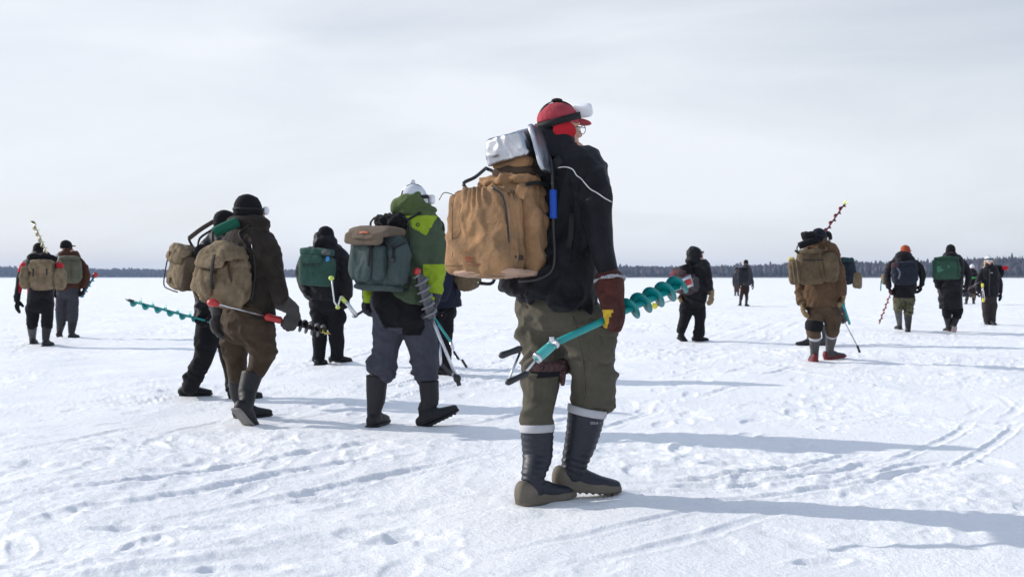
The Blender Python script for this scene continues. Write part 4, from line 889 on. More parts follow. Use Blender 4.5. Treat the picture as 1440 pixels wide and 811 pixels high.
pc.tube('piping', [(-.165, -.10, .09), (-.185, -.11, -.05), (-.18, -.10, -.18), (-.12, -.10, -.235)], .006, khaki)
pc.tube('frame_tube', [(-.13, .08, .20), (-.15, .07, .08), (-.20, .06, -.10), (-.19, .04, -.26)], .008, plastic); pc.tube('frame_tube', [(.12, .10, .24), (.18, .12, .05), (.22, .10, -.16)], .008, plastic)
pc.wtube('rolled_mat', [f.P(301, 327, -.20), f.P(318, 319, -.18), f.P(334, 312, -.14)], .040, fabric('green_foam_mat', (.015, .11, .07)))
pc.wtube('shoulder_strap', [pc.w(.10, .10, .20)] + surf_line(T4, [(338, 330), (345, 322), (352, 317)], .006), .012, webbing)
pc.wtube('cord', [f.P(279, 404, -.2), f.P(284, 422, -.22), f.P(292, 425, -.25), f.P(296, 424, -.3)], .006, khaki)
pc.done('pale khaki canvas rucksack with a rolled green mat on top, on the man in brown')
a = Auger(A); m1 = A + (Bm - A) * .48; m2 = A + (Bm - A) * .545
a.rod([A, m1], .0055, silver); a.part('crank_knob', [ellip(A + ad * .01, (.040, .036, .030)), ellip(A + ad * .04, (.022, .022, .024))], redp)
a.gripp(m1 - ad * .01, m2 + ad * .05, .028, redp); a.shaft(m2, Bm, .014, blackp); a.flight(A + (Bm - A) * .72, Bm, .013, .052, 5, blackp, 1.0); a.blade(Bm, ad, .045, orange, yel)
a.done('black spiral auger with red plastic grips and orange blade, held by the man in brown')
TRAILS.append((-3.6, 3.0, -2.1, 8.0)); TRAILS.append((-1.8, 8.5, -1.0, 16))

# ================= striding man behind him =================
f = Fig(9.65, 48, vox=.012, seed=31)
f.head(318, 316, 60, 1.0, 4, neck=(312, 330))
f.cloth('jacket', [f.trunk([(314, 325, 18), (312, 340, 27), (308, 375, 28), (302, 410, 27), (298, 440, 27), (297, 452, 27)], .68, 'flat'), f.limb([(300, 335, 10), (290, 352, 12, -.1), (284, 385, 11, -.2), (283, 415, 10, -.25), (284, 432, 9, -.28)]), f.limb([(325, 338, 10, -.05), (335, 370, 11, 0), (338, 400, 10, .1), (335, 425, 9, .15)])], blackj, .018, 7, 1.2, 2); jt = f.kids[-1][0]
f.cloth('trousers', [f.trunk([(298, 440, 26), (299, 456, 25)], .7), f.limb([(291, 455, 17.5, -.02), (292, 482, 16.5, -.05), (284, 508, 14.5, -.05), (273, 530, 13, -.02), (266, 548, 12.5, 0)]), f.limb([(308, 455, 17, .05), (318, 485, 14, .1), (323, 515, 12, .1), (327, 545, 11, .05)])], blackcloth, .019, 8, 1.8, 2)
f.boot((266, 542, 10.5, 0), (265, 557), (brub, brub), 84, 0, 0, 1.0); f.boot((328, 542, 10, .05), (335, 561), (brub, brub), 84, 0, 0, 1.0)
A = f.P(330, 462, -.28); Bm = f.P(184, 423, -.34); ad = unit(A - Bm); Q = A + (Bm - A) * .32
f.grip(Q, ad, unit(f.P(284, 450, -.28) - f.P(284, 425, -.27)), blackcloth, -1, 1.1, 60, .016, cuff_from=(f.P(284, 432, -.28), .05))
f.glove((335, 424, .15), (334, 436, .17), blackcloth, 1, 40, 1.1, rad=.017)
f.beanie(blackcloth); f.finish('man in black striding behind the khaki rucksack, a second canvas pack on his back', skin)
pc = Pack(f.P(256, 376, -.12), 42, -2, -13)
main = pc.box('main_bag', (.24, .16, .34), (0, .0, -.03), khaki, p=5, n=20, taper=(-.02, .02), amp=.008); lid = pc.box('lid', (.25, .17, .12), (.0, -.015, .145), khaki, p=3.2, n=16, amp=.015)
pc.box('front_flap', (.21, .05, .10), (-.01, -.085, .095), khaki, p=3, n=12, amp=.012, parent=lid); pc.box('rear_panel', (.10, .20, .30), (.14, .02, -.02), fabric('brown_pack_canvas', (.10, .07, .045)), p=4, n=12, amp=.01)
pc.tube('piping', [(-.12, -.08, .10), (-.125, -.085, -.05), (-.12, -.08, -.19), (.0, -.085, -.205), (.12, -.08, -.20)], .006, darkcanvas, main); pc.ribbon('leather_tab', [(-.02, -.09, -.10), (-.015, -.09, -.15)], .022, .010, (0, -1, 0), darkcanvas)
pc.ribbon('buckle_strap', [(-.05, -.117, .13), (-.05, -.11, .06)], .015, .007, (0, -1, 0), darkcanvas, lid)
pc.wribbon('frame_bar', [f.P(266, 335, -.16), f.P(283, 322, -.08), f.P(301, 311, .0)], .040, .02, (0, -1, .5), fabric('brown_strap', (.075, .055, .04)))
pc.wtube('frame_tube', [f.P(265, 335, -.16), f.P(270, 345, -.14), f.P(277, 350, -.1), f.P(281, 335, -.05), f.P(300, 322, 0)], .011, plastic); pc.box('side_bag', (.09, .12, .22), (.17, .07, .13), blackcloth, p=3, n=12, amp=.015)
pc.done('khaki canvas pack with dark piping hanging far left of the brown jacket')
a = Auger(A); a.shaft(A, Bm, .011, teal); a.flight(A + (Bm - A) * .36, Bm, .011, .046, 5.4, teal2, .4); a.blade(Bm, -ad, .066, dsteel, dsteel)
a.done('slim teal auger pointing backwards to the left over the snow'); TRAILS.append((-4.2, 4.5, -2.6, 9.6))

# ================= man with green pack (behind, left of centre) =================
f = Fig(13.25, 18, vox=.013, seed=40)
f.head(459, 333, 48, 1.0, 0, neck=(457, 350))
f.cloth('jacket', [f.trunk([(456, 345, 17), (457, 354, 25), (459, 380, 27), (459, 405, 26), (457, 422, 26)], .68, 'flat'), f.limb([(474, 353, 8), (481, 360, 9.5, -.05), (486, 382, 9.5, -.1), (489, 402, 8.5, -.12), (489, 416, 7.5, -.12)]), f.limb([(440, 353, 8), (430, 362, 9, .05), (423, 385, 8.5, .08), (427, 403, 7.5, .0), (432, 410, 7, -.05)]),
    ellip(f.P(457, 342, -.03), (.155, .13, .12)), ellip(f.P(452, 336, -.02), (.10, .10, .10))], blackj, .017, 7, 1.2, 2); jt = f.kids[-1][0]
f.cloth('trousers', [f.trunk([(459, 415, 24), (459, 432, 24)], .7), f.limb([(449, 430, 12), (449, 465, 10.8), (449, 490, 10.4), (448, 506, 10)]), f.limb([(472, 430, 12.5), (473, 465, 11), (474, 490, 10.5), (474, 503, 10.5)]), f.limb([(481, 440, 5), (482, 452, 5)], body=False)], blackcloth, .016, 8, 1.7, 2)
f.boot((448, 503, 7.5), (448, 514), (brub, brub), 12, 0, 0, 1.0); f.boot((474, 502, 7.5), (472, 510), (brub, brub), 66, 0, 0, 1.0)
f.glove((489, 415, -.12), (487, 430, -.14), blackcloth, 1, 45, 1.15, rad=.017); f.glove((429, 404, 0), (433, 418, -.04), gmit, -1, 30, 1.25, rad=.02, cuff_from=(427, 400, 8, 0))
f.beanie(blackcloth); f.part('ear_flap', [ellip(f.hp(.078, .02, -.01), (.02, .05, .05), f.HM), ellip(f.hp(-.078, .02, -.01), (.02, .05, .05), f.HM)], blackcloth)
f.finish('person all in black walking away with a boxy green pack and white folding crank', skin)
T5 = bvh(jt)
pc = Pack(f.P(446, 376, -.20), 18, 0, -3)
main = pc.box('main_bag', (.43, .20, .36), (.0, .0, -.045), gpack, p=7, n=18, taper=(-.03, 0), amp=.006); lid = pc.box('lid', (.42, .22, .10), (-.01, .0, .185), gpack, p=4, n=14, amp=.008)
pc.box('front_pocket', (.30, .05, .12), (-.03, -.105, .09), gpack, p=5, n=10, amp=.005); pc.ribbon('zip', [(-.17, -.128, .04), (-.02, -.136, .035), (.11, -.128, .05)], .010, .005, (0, -1, 0), webbing); pc.box('side_flap', (.10, .06, .06), (.15, -.08, .19), fabric('grey_flap', (.12, .12, .12)), p=3, n=8, amp=.01)
pc.box('blue_tag', (.035, .03, .06), (.185, -.09, .11), principled('blue_plastic', (.05, .22, .55), .4), p=3, n=8, amp=.006); pc.ribbon('side_strap', [(-.215, -.06, .02), (-.23, -.06, -.05)], .02, .01, (-1, -1, 0), webbing)
pc.wtube('shoulder_strap', [pc.w(.12, .08, .18)] + surf_line(T5, [(468, 352), (474, 350)], .006), .012, webbing)
pc.done('boxy green pack with rolled green lid and blue tag on the person in black')
A = f.P(466, 391, -.42); a = Auger(A); a.rod([A, f.P(470, 424, -.40), f.P(475, 432, -.38), f.P(479, 417, -.34), f.P(486, 424, -.24)], .009, whitepl); a.part('yellow_joint', [ellip(A, (.034, .034, .030)), ellip(f.P(475, 432, -.38), (.028, .028, .024)), tube([f.P(480, 418, -.33), f.P(485, 424, -.26)], .026, 10, 1)], ylg)
a.part('shaft', [tube([f.P(486, 424, -.24), f.P(494, 434, -.22), f.P(501, 444, -.20)], .026, 12, 1)], silver); a.part('cutter_ring', [tube([f.P(499 + 4 * math.cos(t), 443 + 3.2 * math.sin(t), -.22) for t in np.linspace(.2, 2.9, 9)], .006, 8, 1)], plastic); a.gripp(f.P(501, 443, -.2), f.P(511, 437, -.18), .018, plastic)
a.done('folded auger with white crank and yellow-green joints held behind the green pack'); TRAILS.append((-4.2, 6, -2.5, 13))

# ================= navy man between, facing left =================
f = Fig(11.8, -62, vox=.012, seed=50)
f.head(612, 325, -60, 1.0, 0, neck=(615, 345))
f.cloth('jacket', [f.trunk([(616, 345, 14), (618, 358, 20), (620, 385, 22), (622, 410, 23), (625, 434, 24)], .75, 'flat'), f.limb([(628, 352, 9, -.1), (632, 375, 9, -.2), (628, 400, 8.5, -.25), (622, 420, 8, -.28)])], navy, .011, 7, 1.5, 3)
f.cloth('trousers', [f.trunk([(623, 425, 17), (624, 445, 17)], .7), f.limb([(627, 440, 12.5, -.05), (626, 470, 11.5, -.05), (624, 495, 11.5, -.03), (624, 515, 11.5)]), f.limb([(614, 440, 12, .1), (608, 475, 11, .15), (604, 505, 10, .2)])], blackcloth, .012, 7, 2, 2)
f.boot((625, 508, 9.5), (626, 528), (brub, brub), -70, 0, 0, 1.0); f.boot((604, 508, 9.5, .2), (603, 527), (brub, brub), -75, 0, 0, 1.0)
A = f.P(634, 481, -.32); Bm = f.P(596, 425, -.30); ad = unit(Bm - A)
f.grip(A + (Bm - A) * .55, ad, unit(f.P(614, 450, -.3) - f.P(620, 425, -.28)), blackcloth, 1, 1.1, 60, .016); f.beanie(blackcloth)
f.finish('person in a navy coat half hidden between the lime cuff and the big tan rucksack', skin)
pc = Pack(f.P(655, 380, -.10), -62, 0, 6)
pc.box('main_bag', (.30, .22, .42), (0, -.02, .0), olive, p=3.6, n=18, taper=(.03, 0), amp=.016); pc.box('lid', (.28, .22, .10), (0, .0, .20), olive, p=3, n=12, amp=.012); pc.box('side_pocket', (.10, .16, .16), (.16, .0, -.12), olive, p=3, n=10, amp=.012)
pc.tube('frame_tube', [(.12, .16, .30), (.13, .17, .1), (.13, .17, -.2)], .02, blackcloth); pc.box('frame_pad', (.20, .08, .50), (.02, .13, .10), blackcloth, p=4, n=12, amp=.01); pc.ribbon('reflector', [(.13, .03, .26), (.14, .03, .22)], .012, .02, (.6, -1, 0), whitetrim)
pc.done('olive canvas pack peeking out under the left edge of the tan rucksack')
a = Auger(A); a.shaft(A, Bm, .014, teal); a.part('clamp_ring', [tube([A, f.P(637, 490, -.33)], .018, 10, 1)], silver); a.flight(A + (Bm - A) * .72, Bm, .013, .05, 2, teal, 0); P = [f.P(637, 488, -.33), f.P(639, 500, -.34), f.P(645, 505, -.36), f.P(650, 506, -.35), f.P(656, 516, -.38)]
a.rod(P, .006, silver); a.gripp(P[1] + (P[0] - P[1]) * .5, P[2], .014, plastic); a.gripp(P[3], P[4], .015, plastic); a.done('thin teal auger slanting down with small black grips behind the green-jacketed man')
TRAILS.append((-2.0, 5, -.75, 11.8))

# ================= brown coat, red-footed boots =================
f = Fig(13.65, 14, vox=.012, seed=60)
f.head(1152, 336, 60, 1.0, -4, neck=(1155, 350))
f.cloth('coat', [f.trunk([(1154, 343, 15), (1156, 354, 23), (1157, 375, 25), (1156, 400, 25), (1155, 418, 26), (1155, 431, 27.5)], .70, 'flat'), f.limb([(1166, 353, 8), (1172, 360, 9, -.05), (1178, 380, 9, -.1), (1182, 400, 8.3, -.12), (1184, 414, 7.5, -.14)]), f.limb([(1140, 354, 9), (1131, 365, 9.5, .05), (1126, 390, 9, .08), (1125, 410, 8, .06), (1127, 424, 7.5, .0)]), ellip(f.P(1156, 345, 0), (.15, .12, .08))], tancoat, .019, 7, 1.1, 2, region=None); jt = f.kids[-1][0]
f.cloth('trousers', [f.trunk([(1157, 418, 22), (1157, 434, 21)], .7), f.limb([(1147, 438, 12), (1145, 452, 11), (1144, 466, 11), (1146, 474, 8.5)]), f.limb([(1168, 438, 13.5), (1171, 452, 12), (1171, 464, 10.5), (1170, 470, 9)])], fabric('mid_brown_trousers', (.085, .055, .035), var=.25), .014, 8, 1.7, 2)
f.part('knee_gaiter', [loft([f.P(1145, 454), f.P(1144.5, 462)], np.array([12.6, 12.4]) * f.m, None, f.side, 18, 2), loft([f.P(1153, 460), f.P(1150, 468)], np.array([3.5, 2]) * f.m, None, f.side, 8, 2)], blackcloth)
f.boot((1146, 473, 8.3), (1145, 509), (greyrub, redrub), 8, 0, 0, 1.05, cuff=bandgrey, galosh=True); f.boot((1170, 468, 8.5), (1168, 505), (greyrub, redrub), 72, 4, .01, 1.05, cuff=bandgrey, galosh=True)
f.glove((1127, 423, 0), (1129, 436, -.02), tanmit, -1, 25, 1.3, rad=.02, cuff_from=(1127, 420, 7, 0)); A = f.P(1186, 424, -.2); Bm = f.P(1195, 457, -.2)
f.glove((1187, 415, -.14), (1185, 428, -.16), tanmit, 1, 55, 1.1, rad=.016)
f.beanie(fabric('navy_knit', (.02, .022, .04)), top=.14); f.part('ear_flap', [ellip(f.hp(.072, -.01, -.03), (.018, .05, .05), f.HM), ellip(f.hp(0, -.085, -.03), (.07, .03, .05), f.HM)], blackcloth); hb = f.band(webbing, .035, 0, .092, .01); f.lamp(.0, .13, .01, (.05, .035, .05), (whitepl, clear), 0, hb)
f.finish('man in a long brown coat with red-footed grey boots and a dark knee strap', skin)
T11 = bvh(jt)
pc = Pack(f.P(1144, 376, -.20), 12, 0, 3)
main = pc.box('main_bag', (.34, .20, .42), (-.03, .02, .0), olive, p=5, n=18, taper=(0, 0), amp=.010); lp = pc.box('side_pocket', (.14, .17, .30), (-.235, .0, -.05), olive, p=5, n=12, amp=.008)
rp_ = pc.box('side_pocket', (.20, .18, .36), (.20, .0, -.01), olive, p=3.6, n=14, amp=.014); pc.box('lid', (.30, .22, .06), (-.02, .0, .20), olive, p=4, n=12, amp=.012)
for q in (-.265, -.215): pc.ribbon('webbing_strap', [(q, -.09, .09), (q + .01, -.095, -.05), (q + .02, -.09, -.18)], .016, .006, (0, -1, 0), khaki, lp)
pc.ribbon('webbing_strap', [(-.14, -.10, .10), (-.02, -.105, .09), (.12, -.11, .09)], .014, .006, (0, -1, 0), webbing, main); pc.ribbon('webbing_strap', [(.09, -.08, .22), (.07, -.10, .12), (.10, -.11, -.05), (.12, -.10, -.18)], .02, .007, (0, -1, 0), olive, main)
pc.box('yellow_cloth', (.09, .08, .05), (-.265, .0, .125), fabric('pale_yellow_cloth', (.6, .5, .2)), p=2.6, n=10, amp=.012)
pc.wtube('rolled_seat', [f.P(1124, 346, -.2), f.P(1136, 341, -.2), f.P(1150, 338, -.2)], .046, blackcloth); V, Fc = softbox((.14, .12, .10), 2.8, 10, amp=.02, seed=2); mk_child('rolled_cloth', V + (f.P(1137, 332, -.15) - pc.C), Fc, blackcloth, pc.o)
pc.wtube('frame_tube', [f.P(1127, 342, -.2), f.P(1121, 347, -.2), f.P(1122, 354, -.2), f.P(1127, 360, -.2)], .008, plastic); pc.wtube('frame_tube', [f.P(1118, 352, -.2), f.P(1124, 357, -.2), f.P(1130, 359, -.2)], .014, fabric('green_strap', (.03, .07, .04)))
pc.wtube('shoulder_strap', [pc.w(.14, .1, .2)] + surf_line(T11, [(1163, 352), (1160, 346)], .006), .012, olive)
pc.done('wide olive pack with a rolled black seat on top, above the brown coat')
A = f.P(1160, 327, .12); Bm = f.P(1189, 285, .12); ad = unit(Bm - A); a = Auger(A); a.shaft(A - ad * .45, Bm, .010, maroonp); a.flight(A - ad * .05, Bm, .01, .036, 4.6, maroonp, .3); a.blade(Bm, ad, .04, whitepl, ylg); a.done('maroon auger raised above the navy hat of the man in the brown coat, tip upward')
A = f.P(1185, 426, -.2); Bm = f.P(1195, 456, -.2); a = Auger(A); a.shaft(A, Bm, .016, teal); a.rod([f.P(1186, 428, -.2), f.P(1189, 455, -.22), f.P(1206, 487, -.3)], .005, dsteel); a.gripp(f.P(1205.5, 486, -.3), f.P(1209, 495, -.32), .016, plastic); a.done('short teal tube with a thin steel rod and black grip, by the brown coat')
TRAILS.append((2.0, 7, 3.7, 13.6)); TRAILS.append((4, 14.5, 5.5, 25))

# ================= person behind the brown coat, walking left =================
f = Fig(17.1, -68, vox=.014, seed=70)
f.head(1160, 336, -70, 1.0, 0, neck=(1162, 352))
f.cloth('jacket', [f.trunk([(1163, 350, 9), (1165, 360, 14), (1166, 385, 16), (1166, 410, 16), (1165, 424, 16)], .8, 'flat'), f.limb([(1172, 362, 6, -.15), (1178, 390, 6, -.2), (1182, 415, 5.5, -.22), (1184, 435, 5, -.22)])], darkgrey, .01, 7, 1.5, 3)
f.cloth('trousers', [f.trunk([(1165, 415, 13), (1164, 430, 13)], .7), f.limb([(1162, 428, 8.5, .05), (1150, 450, 7.5, .08), (1142, 464, 6.5, .05)]), f.limb([(1166, 428, 8.5, 0), (1162, 445, 7.5, 0), (1160, 456, 6.5, 0)])], darkgrey, .01, 7, 2, 2)
f.boot((1142, 460, 6, .05), (1138, 486), (brub, brub), -80, 0, 0, 1.0); f.boot((1160, 454, 6), (1160, 486), (greyrub, greyrub), -80, 0, 0, 1.0, cuff=bandgrey)
f.glove((1184, 436, -.22), (1186, 447, -.22), gmit, 1, 35, 1.3, rad=.02); f.beanie(blackcloth); f.finish('person mostly hidden behind the brown coat, toe of a black boot showing to the left', skin)
pc = Pack(f.P(1192, 382, -.05), -66, 0, -8)
pc.box('main_bag', (.26, .24, .34), (0, .0, -.03), fabric('dark_blue_grey_cloth', (.03, .04, .055)), p=3.5, n=14, amp=.016); pc.box('tarpaulin', (.24, .26, .09), (0, .04, .17), fabric('teal_tarpaulin', (.03, .055, .065)), p=4, n=14, amp=.02); pc.box('ochre_pocket', (.22, .13, .24), (.0, -.15, -.14), khaki, p=5, n=12, amp=.008); pc.ribbon('leather_strap', [(.115, -.16, -.03), (.118, -.16, -.25)], .035, .01, (1, 0, 0), leather)
pc.done('dark pack with teal tarpaulin and ochre pocket sticking out right of the brown coat')

# ================= hooded walker with maroon pack =================
f = Fig(18.1, 42, vox=.013, seed=80)
f.head(980, 358, 70, 1.0, 0, neck=(980, 370))
f.cloth('jacket', [f.trunk([(981, 366, 11), (982, 374, 15.5), (981, 392, 17), (977, 408, 18), (974, 419, 18.5)], .75, 'flat'), f.limb([(988, 372, 6, -.1), (993, 381, 7, -.15), (996, 398, 6.8, -.2), (999, 412, 6, -.22)]), f.limb([(972, 374, 6, .1), (966, 395, 6, .15), (960, 415, 5.5, .1)]), ellip(f.P(976, 358, -.02), (.135, .125, .145)), ellip(f.P(975, 367, -.02), (.15, .13, .09))], blackj, .017, 7, 1.2, 2); jt = f.kids[-1][0]
f.cloth('trousers', [f.trunk([(975, 413, 16), (975, 425, 16)], .7), f.limb([(967, 424, 10), (965, 442, 9), (960, 458, 7.5), (957, 466, 6.5)]), f.limb([(982, 424, 10), (984, 445, 8.8), (983, 462, 8), (982, 473, 8)])], blackcloth, .016, 8, 1.7, 2)
f.boot((958, 462, 5.8), (957, 478), (brub, brub), 40, -22, .03, 1.0); f.boot((982, 472, 6), (980, 480), (brub, brub), 74, 0, 0, 1.0)
f.glove((1000, 411, -.22), (1000, 421, -.22), tanmit, 1, 28, 1.3, rad=.02, cuff_from=(999, 409, 6, -.22)); f.glove((959, 414, .05), (956, 420, .0), tanmit, -1, 50, 1.15, rad=.017)
hb = f.band(webbing, .04, 0, .10, .01); f.lamp(.0, .115, .045, (.06, .03, .06), (whitepl, clear), 0, hb)
f.finish('hooded person in black with tan mittens and a maroon pack, just beyond the teal spiral', skin)
pc = Pack(f.P(963, 396, -.12), 44, 0, -6)
main = pc.box('main_bag', (.38, .26, .36), (0, 0, -.03), mpack, p=3.4, n=18, amp=.018); pc.box('lid', (.30, .24, .12), (-.08, -.02, .15), mpack, p=2.8, n=12, amp=.018); pc.box('side_pocket', (.13, .18, .24), (.20, .0, -.02), fabric('grey_pocket', (.06, .055, .06)), p=3, n=12, amp=.012); pc.wtube('rolled_hat', [f.P(963, 372, -.15), f.P(966, 381, -.15), f.P(969, 390, -.15)], .10, blackcloth)
pc.ribbon('webbing_strap', [(-.17, -.12, .17), (-.19, -.13, .06)], .03, .01, (0, -1, 0), red, main); pc.wtube('shoulder_strap', surf_line(bvh(jt), [(980, 374), (988, 378), (995, 385)], .008), .012, webbing)
pc.done('maroon pack with a round black bundle on the hooded walker')
A = f.P(921, 430, -.35); Bm = f.P(957, 418, -.05); a = Auger(A); a.rod([A, Bm], .009, silver); a.part('crank_knob', [ellip(A, (.045, .04, .055)), ellip(f.P(918, 429, -.36), (.03, .03, .04))], yel); a.part('collar', [tube([f.P(924, 429, -.33), f.P(928, 428, -.31)], .02, 8, 1)], plastic); a.done('steel rod with a yellow knob trailing behind the hooded walker')
TRAILS.append((1.2, 8, 3, 18)); TRAILS.append((.8, 6, 2.6, 17))
# ================= small figures =================
def simple(D, yaw, seed, head, trunk, rarm, larm, hips, legs, boots, gl, jm, tm, bm, gm, hat, text, hyaw=None, hood=None, vox=.014, jreg=None, treg=None, k=.68, extra=None, amp=.015, headpitch=0, garment='jacket'):
    f = Fig(D, yaw, vox=vox, seed=seed)
    f.head(head[0], head[1], yaw if hyaw is None else hyaw, 1.0, headpitch, neck=(trunk[0][0], trunk[0][1] + 2))
    sc = lambda L, q: [(p[0], p[1], p[2] * q) + tuple(p[3:]) for p in L]
    trunk = sc(trunk[:1], 1) + sc(trunk[1:], .88); rarm = sc(rarm, .76); larm = sc(larm, .76); hips = sc(hips, .9); legs = [sc(q, .88) for q in legs]
    pcs = [f.trunk(trunk, k, 'flat'), f.limb(rarm), f.limb(larm)]
    if hood: pcs += [ellip(f.P(h[0], h[1], h[2]), h[3]) for h in hood]
    f.cloth(garment, pcs, jm, amp, 7, 1.5, 2, region=jreg)
    f.jk = f.kids[-1][0]
    f.cloth('trousers', [f.trunk(hips, .7)] + [f.limb(q) for q in legs], tm, amp, 8, 2, 2, region=treg)
    for b in boots: f.boot(b[0], b[1], bm, b[2], b[3] if len(b) > 3 else 0, b[4] if len(b) > 4 else 0, 1.0)
    for (W, T, arm, curl) in gl: f.glove(W, T, gm if not isinstance(gm, dict) else gm[arm], arm, curl, 1.22, rad=.018, vox=.008)
    if hat: f.beanie(hat)
    if extra: extra(f)
    f.finish(text, skin); f.bv = bvh(f.jk); return f
GP = 'packs carried by the walkers'
# far left, red and black jacket
def pyof(c): return HY - (c[:, 2] - CAMH) * F / c[:, 1]
def pxof(c): return CX + c[:, 0] / c[:, 1] * F
f = simple(16.9, -6, 100, (55, 353), [(57, 360, 17), (57, 368, 23), (57, 390, 22), (57, 410, 21), (57, 427, 21.5)], [(76, 368, 7), (82, 380, 7.5, .0), (80, 398, 7, .15), (72, 385, 6, .28)], [(38, 369, 8), (32, 378, 8, 0), (28, 398, 7, 0), (25, 414, 6.2, 0), (24, 422, 6, 0)],
    [(57, 420, 20), (57, 433, 20)], [[(47, 430, 11), (46, 443, 10.5), (45, 452, 9.5), (45, 458, 8)], [(66, 430, 11), (67, 443, 10.5), (66, 452, 9.5), (66, 459, 8)]], [((45, 456, 7), (46, 484), -12), ((66, 458, 7), (64.5, 487), 4)],
    [((24, 421, 0), (24, 432, 0), -1, 15), ((73, 388, .28), (70, 378, .32), 1, 60)], [blackj, red], blackcloth, (brub, brub), blackcloth, None,
    'person at the far left in a black jacket with red sleeve panels and khaki pack', jreg=lambda c: (((pyof(c) > 369) & (pyof(c) < 382)) | ((pyof(c) > 396) & (pyof(c) < 412) & (pxof(c) > 26) & (pxof(c) < 40))) & ((pxof(c) < 35) | (pxof(c) > 78) | (pyof(c) > 396)), hood=[(57, 361, -.02, (.17, .13, .085)), (55, 357, -.02, (.13, .11, .09))],
    extra=lambda f: f.beanie(blackcloth))
pc = Pack(f.P(60, 387, -.22), -8, 0, 0); main = pc.box('main_bag', (.36, .2, .46), (0, 0, 0), khaki, p=4.5, n=16, taper=(.06, 0), amp=.012); lid = pc.box('lid', (.35, .24, .09), (0, -.01, .20), khaki, p=3.5, n=12, amp=.01)
pc.box('lid_flap', (.34, .03, .17), (0, -.12, .12), khaki, p=4, n=10, amp=.006, parent=lid); pc.box('side_pocket', (.15, .17, .34), (-.25, 0, -.03), khaki, p=3.2, n=12, amp=.014); pc.box('side_pocket', (.17, .18, .34), (.26, 0, -.05), khaki, p=3.2, n=12, amp=.014)
pc.ribbon('buckle_strap', [(-.10, -.145, .10), (-.10, -.145, -.02)], .02, .008, (0, -1, 0), webbing); pc.ribbon('buckle_strap', [(.10, -.145, .10), (.10, -.145, -.0)], .02, .008, (0, -1, 0), webbing); pc.box('rolled_coat', (.42, .16, .11), (-.02, .03, .275), blackcloth, p=3, n=12, amp=.018); pc.box('red_cloth', (.10, .12, .08), (.26, .0, .15), red, p=3, n=8, amp=.01)
pc.tube('frame_tube', [(.19, .06, .20), (.22, .05, .29), (.18, .05, .33)], .008, silver)
pc.done('khaki canvas rucksack with two side pockets on the leftmost walker')
A = f.P(66, 356, -.25); Bm = f.P(47, 313, -.1); ad = unit(Bm - A); a = Auger(A); champ = metal('champagne_steel', (.62, .56, .40), .35); a.shaft(A, Bm, .013, champ); a.flight(A, Bm, .012, .048, 5.2, champ, .2); a.blade(Bm, ad, .045, yel, dsteel); a.done('champagne coloured auger standing tip-up behind the head of the leftmost walker'); TRAILS.append((-6, 9, -7.5, 16.9))
# second from left
f = simple(19.1, -4, 110, (93.5, 348), [(94, 356, 14), (96, 365, 20.5), (97, 385, 22), (97, 400, 20), (97, 409, 18.5)], [(112, 365, 6), (117, 373, 7, 0), (121, 390, 6.8, 0), (119, 405, 6, 0)], [(82, 365, 6), (77, 375, 6.5, 0), (75, 392, 6, 0), (76, 407, 5.5, 0)],
    [(96, 402, 18), (96, 415, 18)], [[(87, 412, 9.5), (86, 435, 8.8), (86, 448, 8.5), (86, 454, 7.5)], [(103, 412, 9.5), (102, 435, 9), (102, 448, 8.8), (102, 454, 7.5)]], [((86, 453, 6.5), (83, 473), -10, -38, .03), ((102, 453, 6.5), (101, 476), 8)],
    [((119, 404, 0), (117, 413, -.02), 1, 50), ((76, 406, 0), (77, 414, 0), -1, 40)], tancoat and fabric('rust_brown_cloth', (.075, .03, .018)), darkgrey, (brub, brub), blackcloth, blackcloth, 'person second from the left in a rust-brown jacket and dark blue trousers',
    hood=[(92, 357, -.02, (.14, .12, .07))], extra=lambda f: f.part('brim', [ellip(f.hp(0, .12, .03), (.06, .05, .012), f.HM)], blackcloth), hyaw=40)
pc = Pack(f.P(98, 379, -.2), -4, 0, 0); pc.box('main_bag', (.40, .18, .44), (0, 0, -.02), fabric('grey_olive_cloth', (.115, .115, .08)), p=4, n=14, amp=.012); pc.box('lid', (.36, .2, .08), (-.01, 0, .20), fabric('grey_olive_cloth', (.1, .1, .07)), p=3, n=10, amp=.012)
pc.ribbon('webbing_strap', [(.04, -.11, .17), (.05, -.11, -.18)], .03, .01, (0, -1, 0), olive); pc.box('pale_pocket', (.07, .05, .10), (-.13, -.1, .13), khaki, p=3, n=8, amp=.004); pc.done('grey-olive pack on the person in the rust-brown jacket')
A = f.P(114, 418, -.05); Bm = f.P(133, 388, .1); ad = unit(Bm - A); a = Auger(A); bl = paint('blue_teal_paint', (.01, .20, .26), .3); a.shaft(A, Bm, .018, bl); a.flight(A, Bm, .014, .05, 4, bl, 0); a.part('blade_guard', [tube([Bm - ad * .02, Bm + ad * .06], .045, 10, 1)], redp); a.done('short blue-teal auger with red guard under the arm of the second walker from left'); TRAILS.append((-7, 10, -7.9, 19))
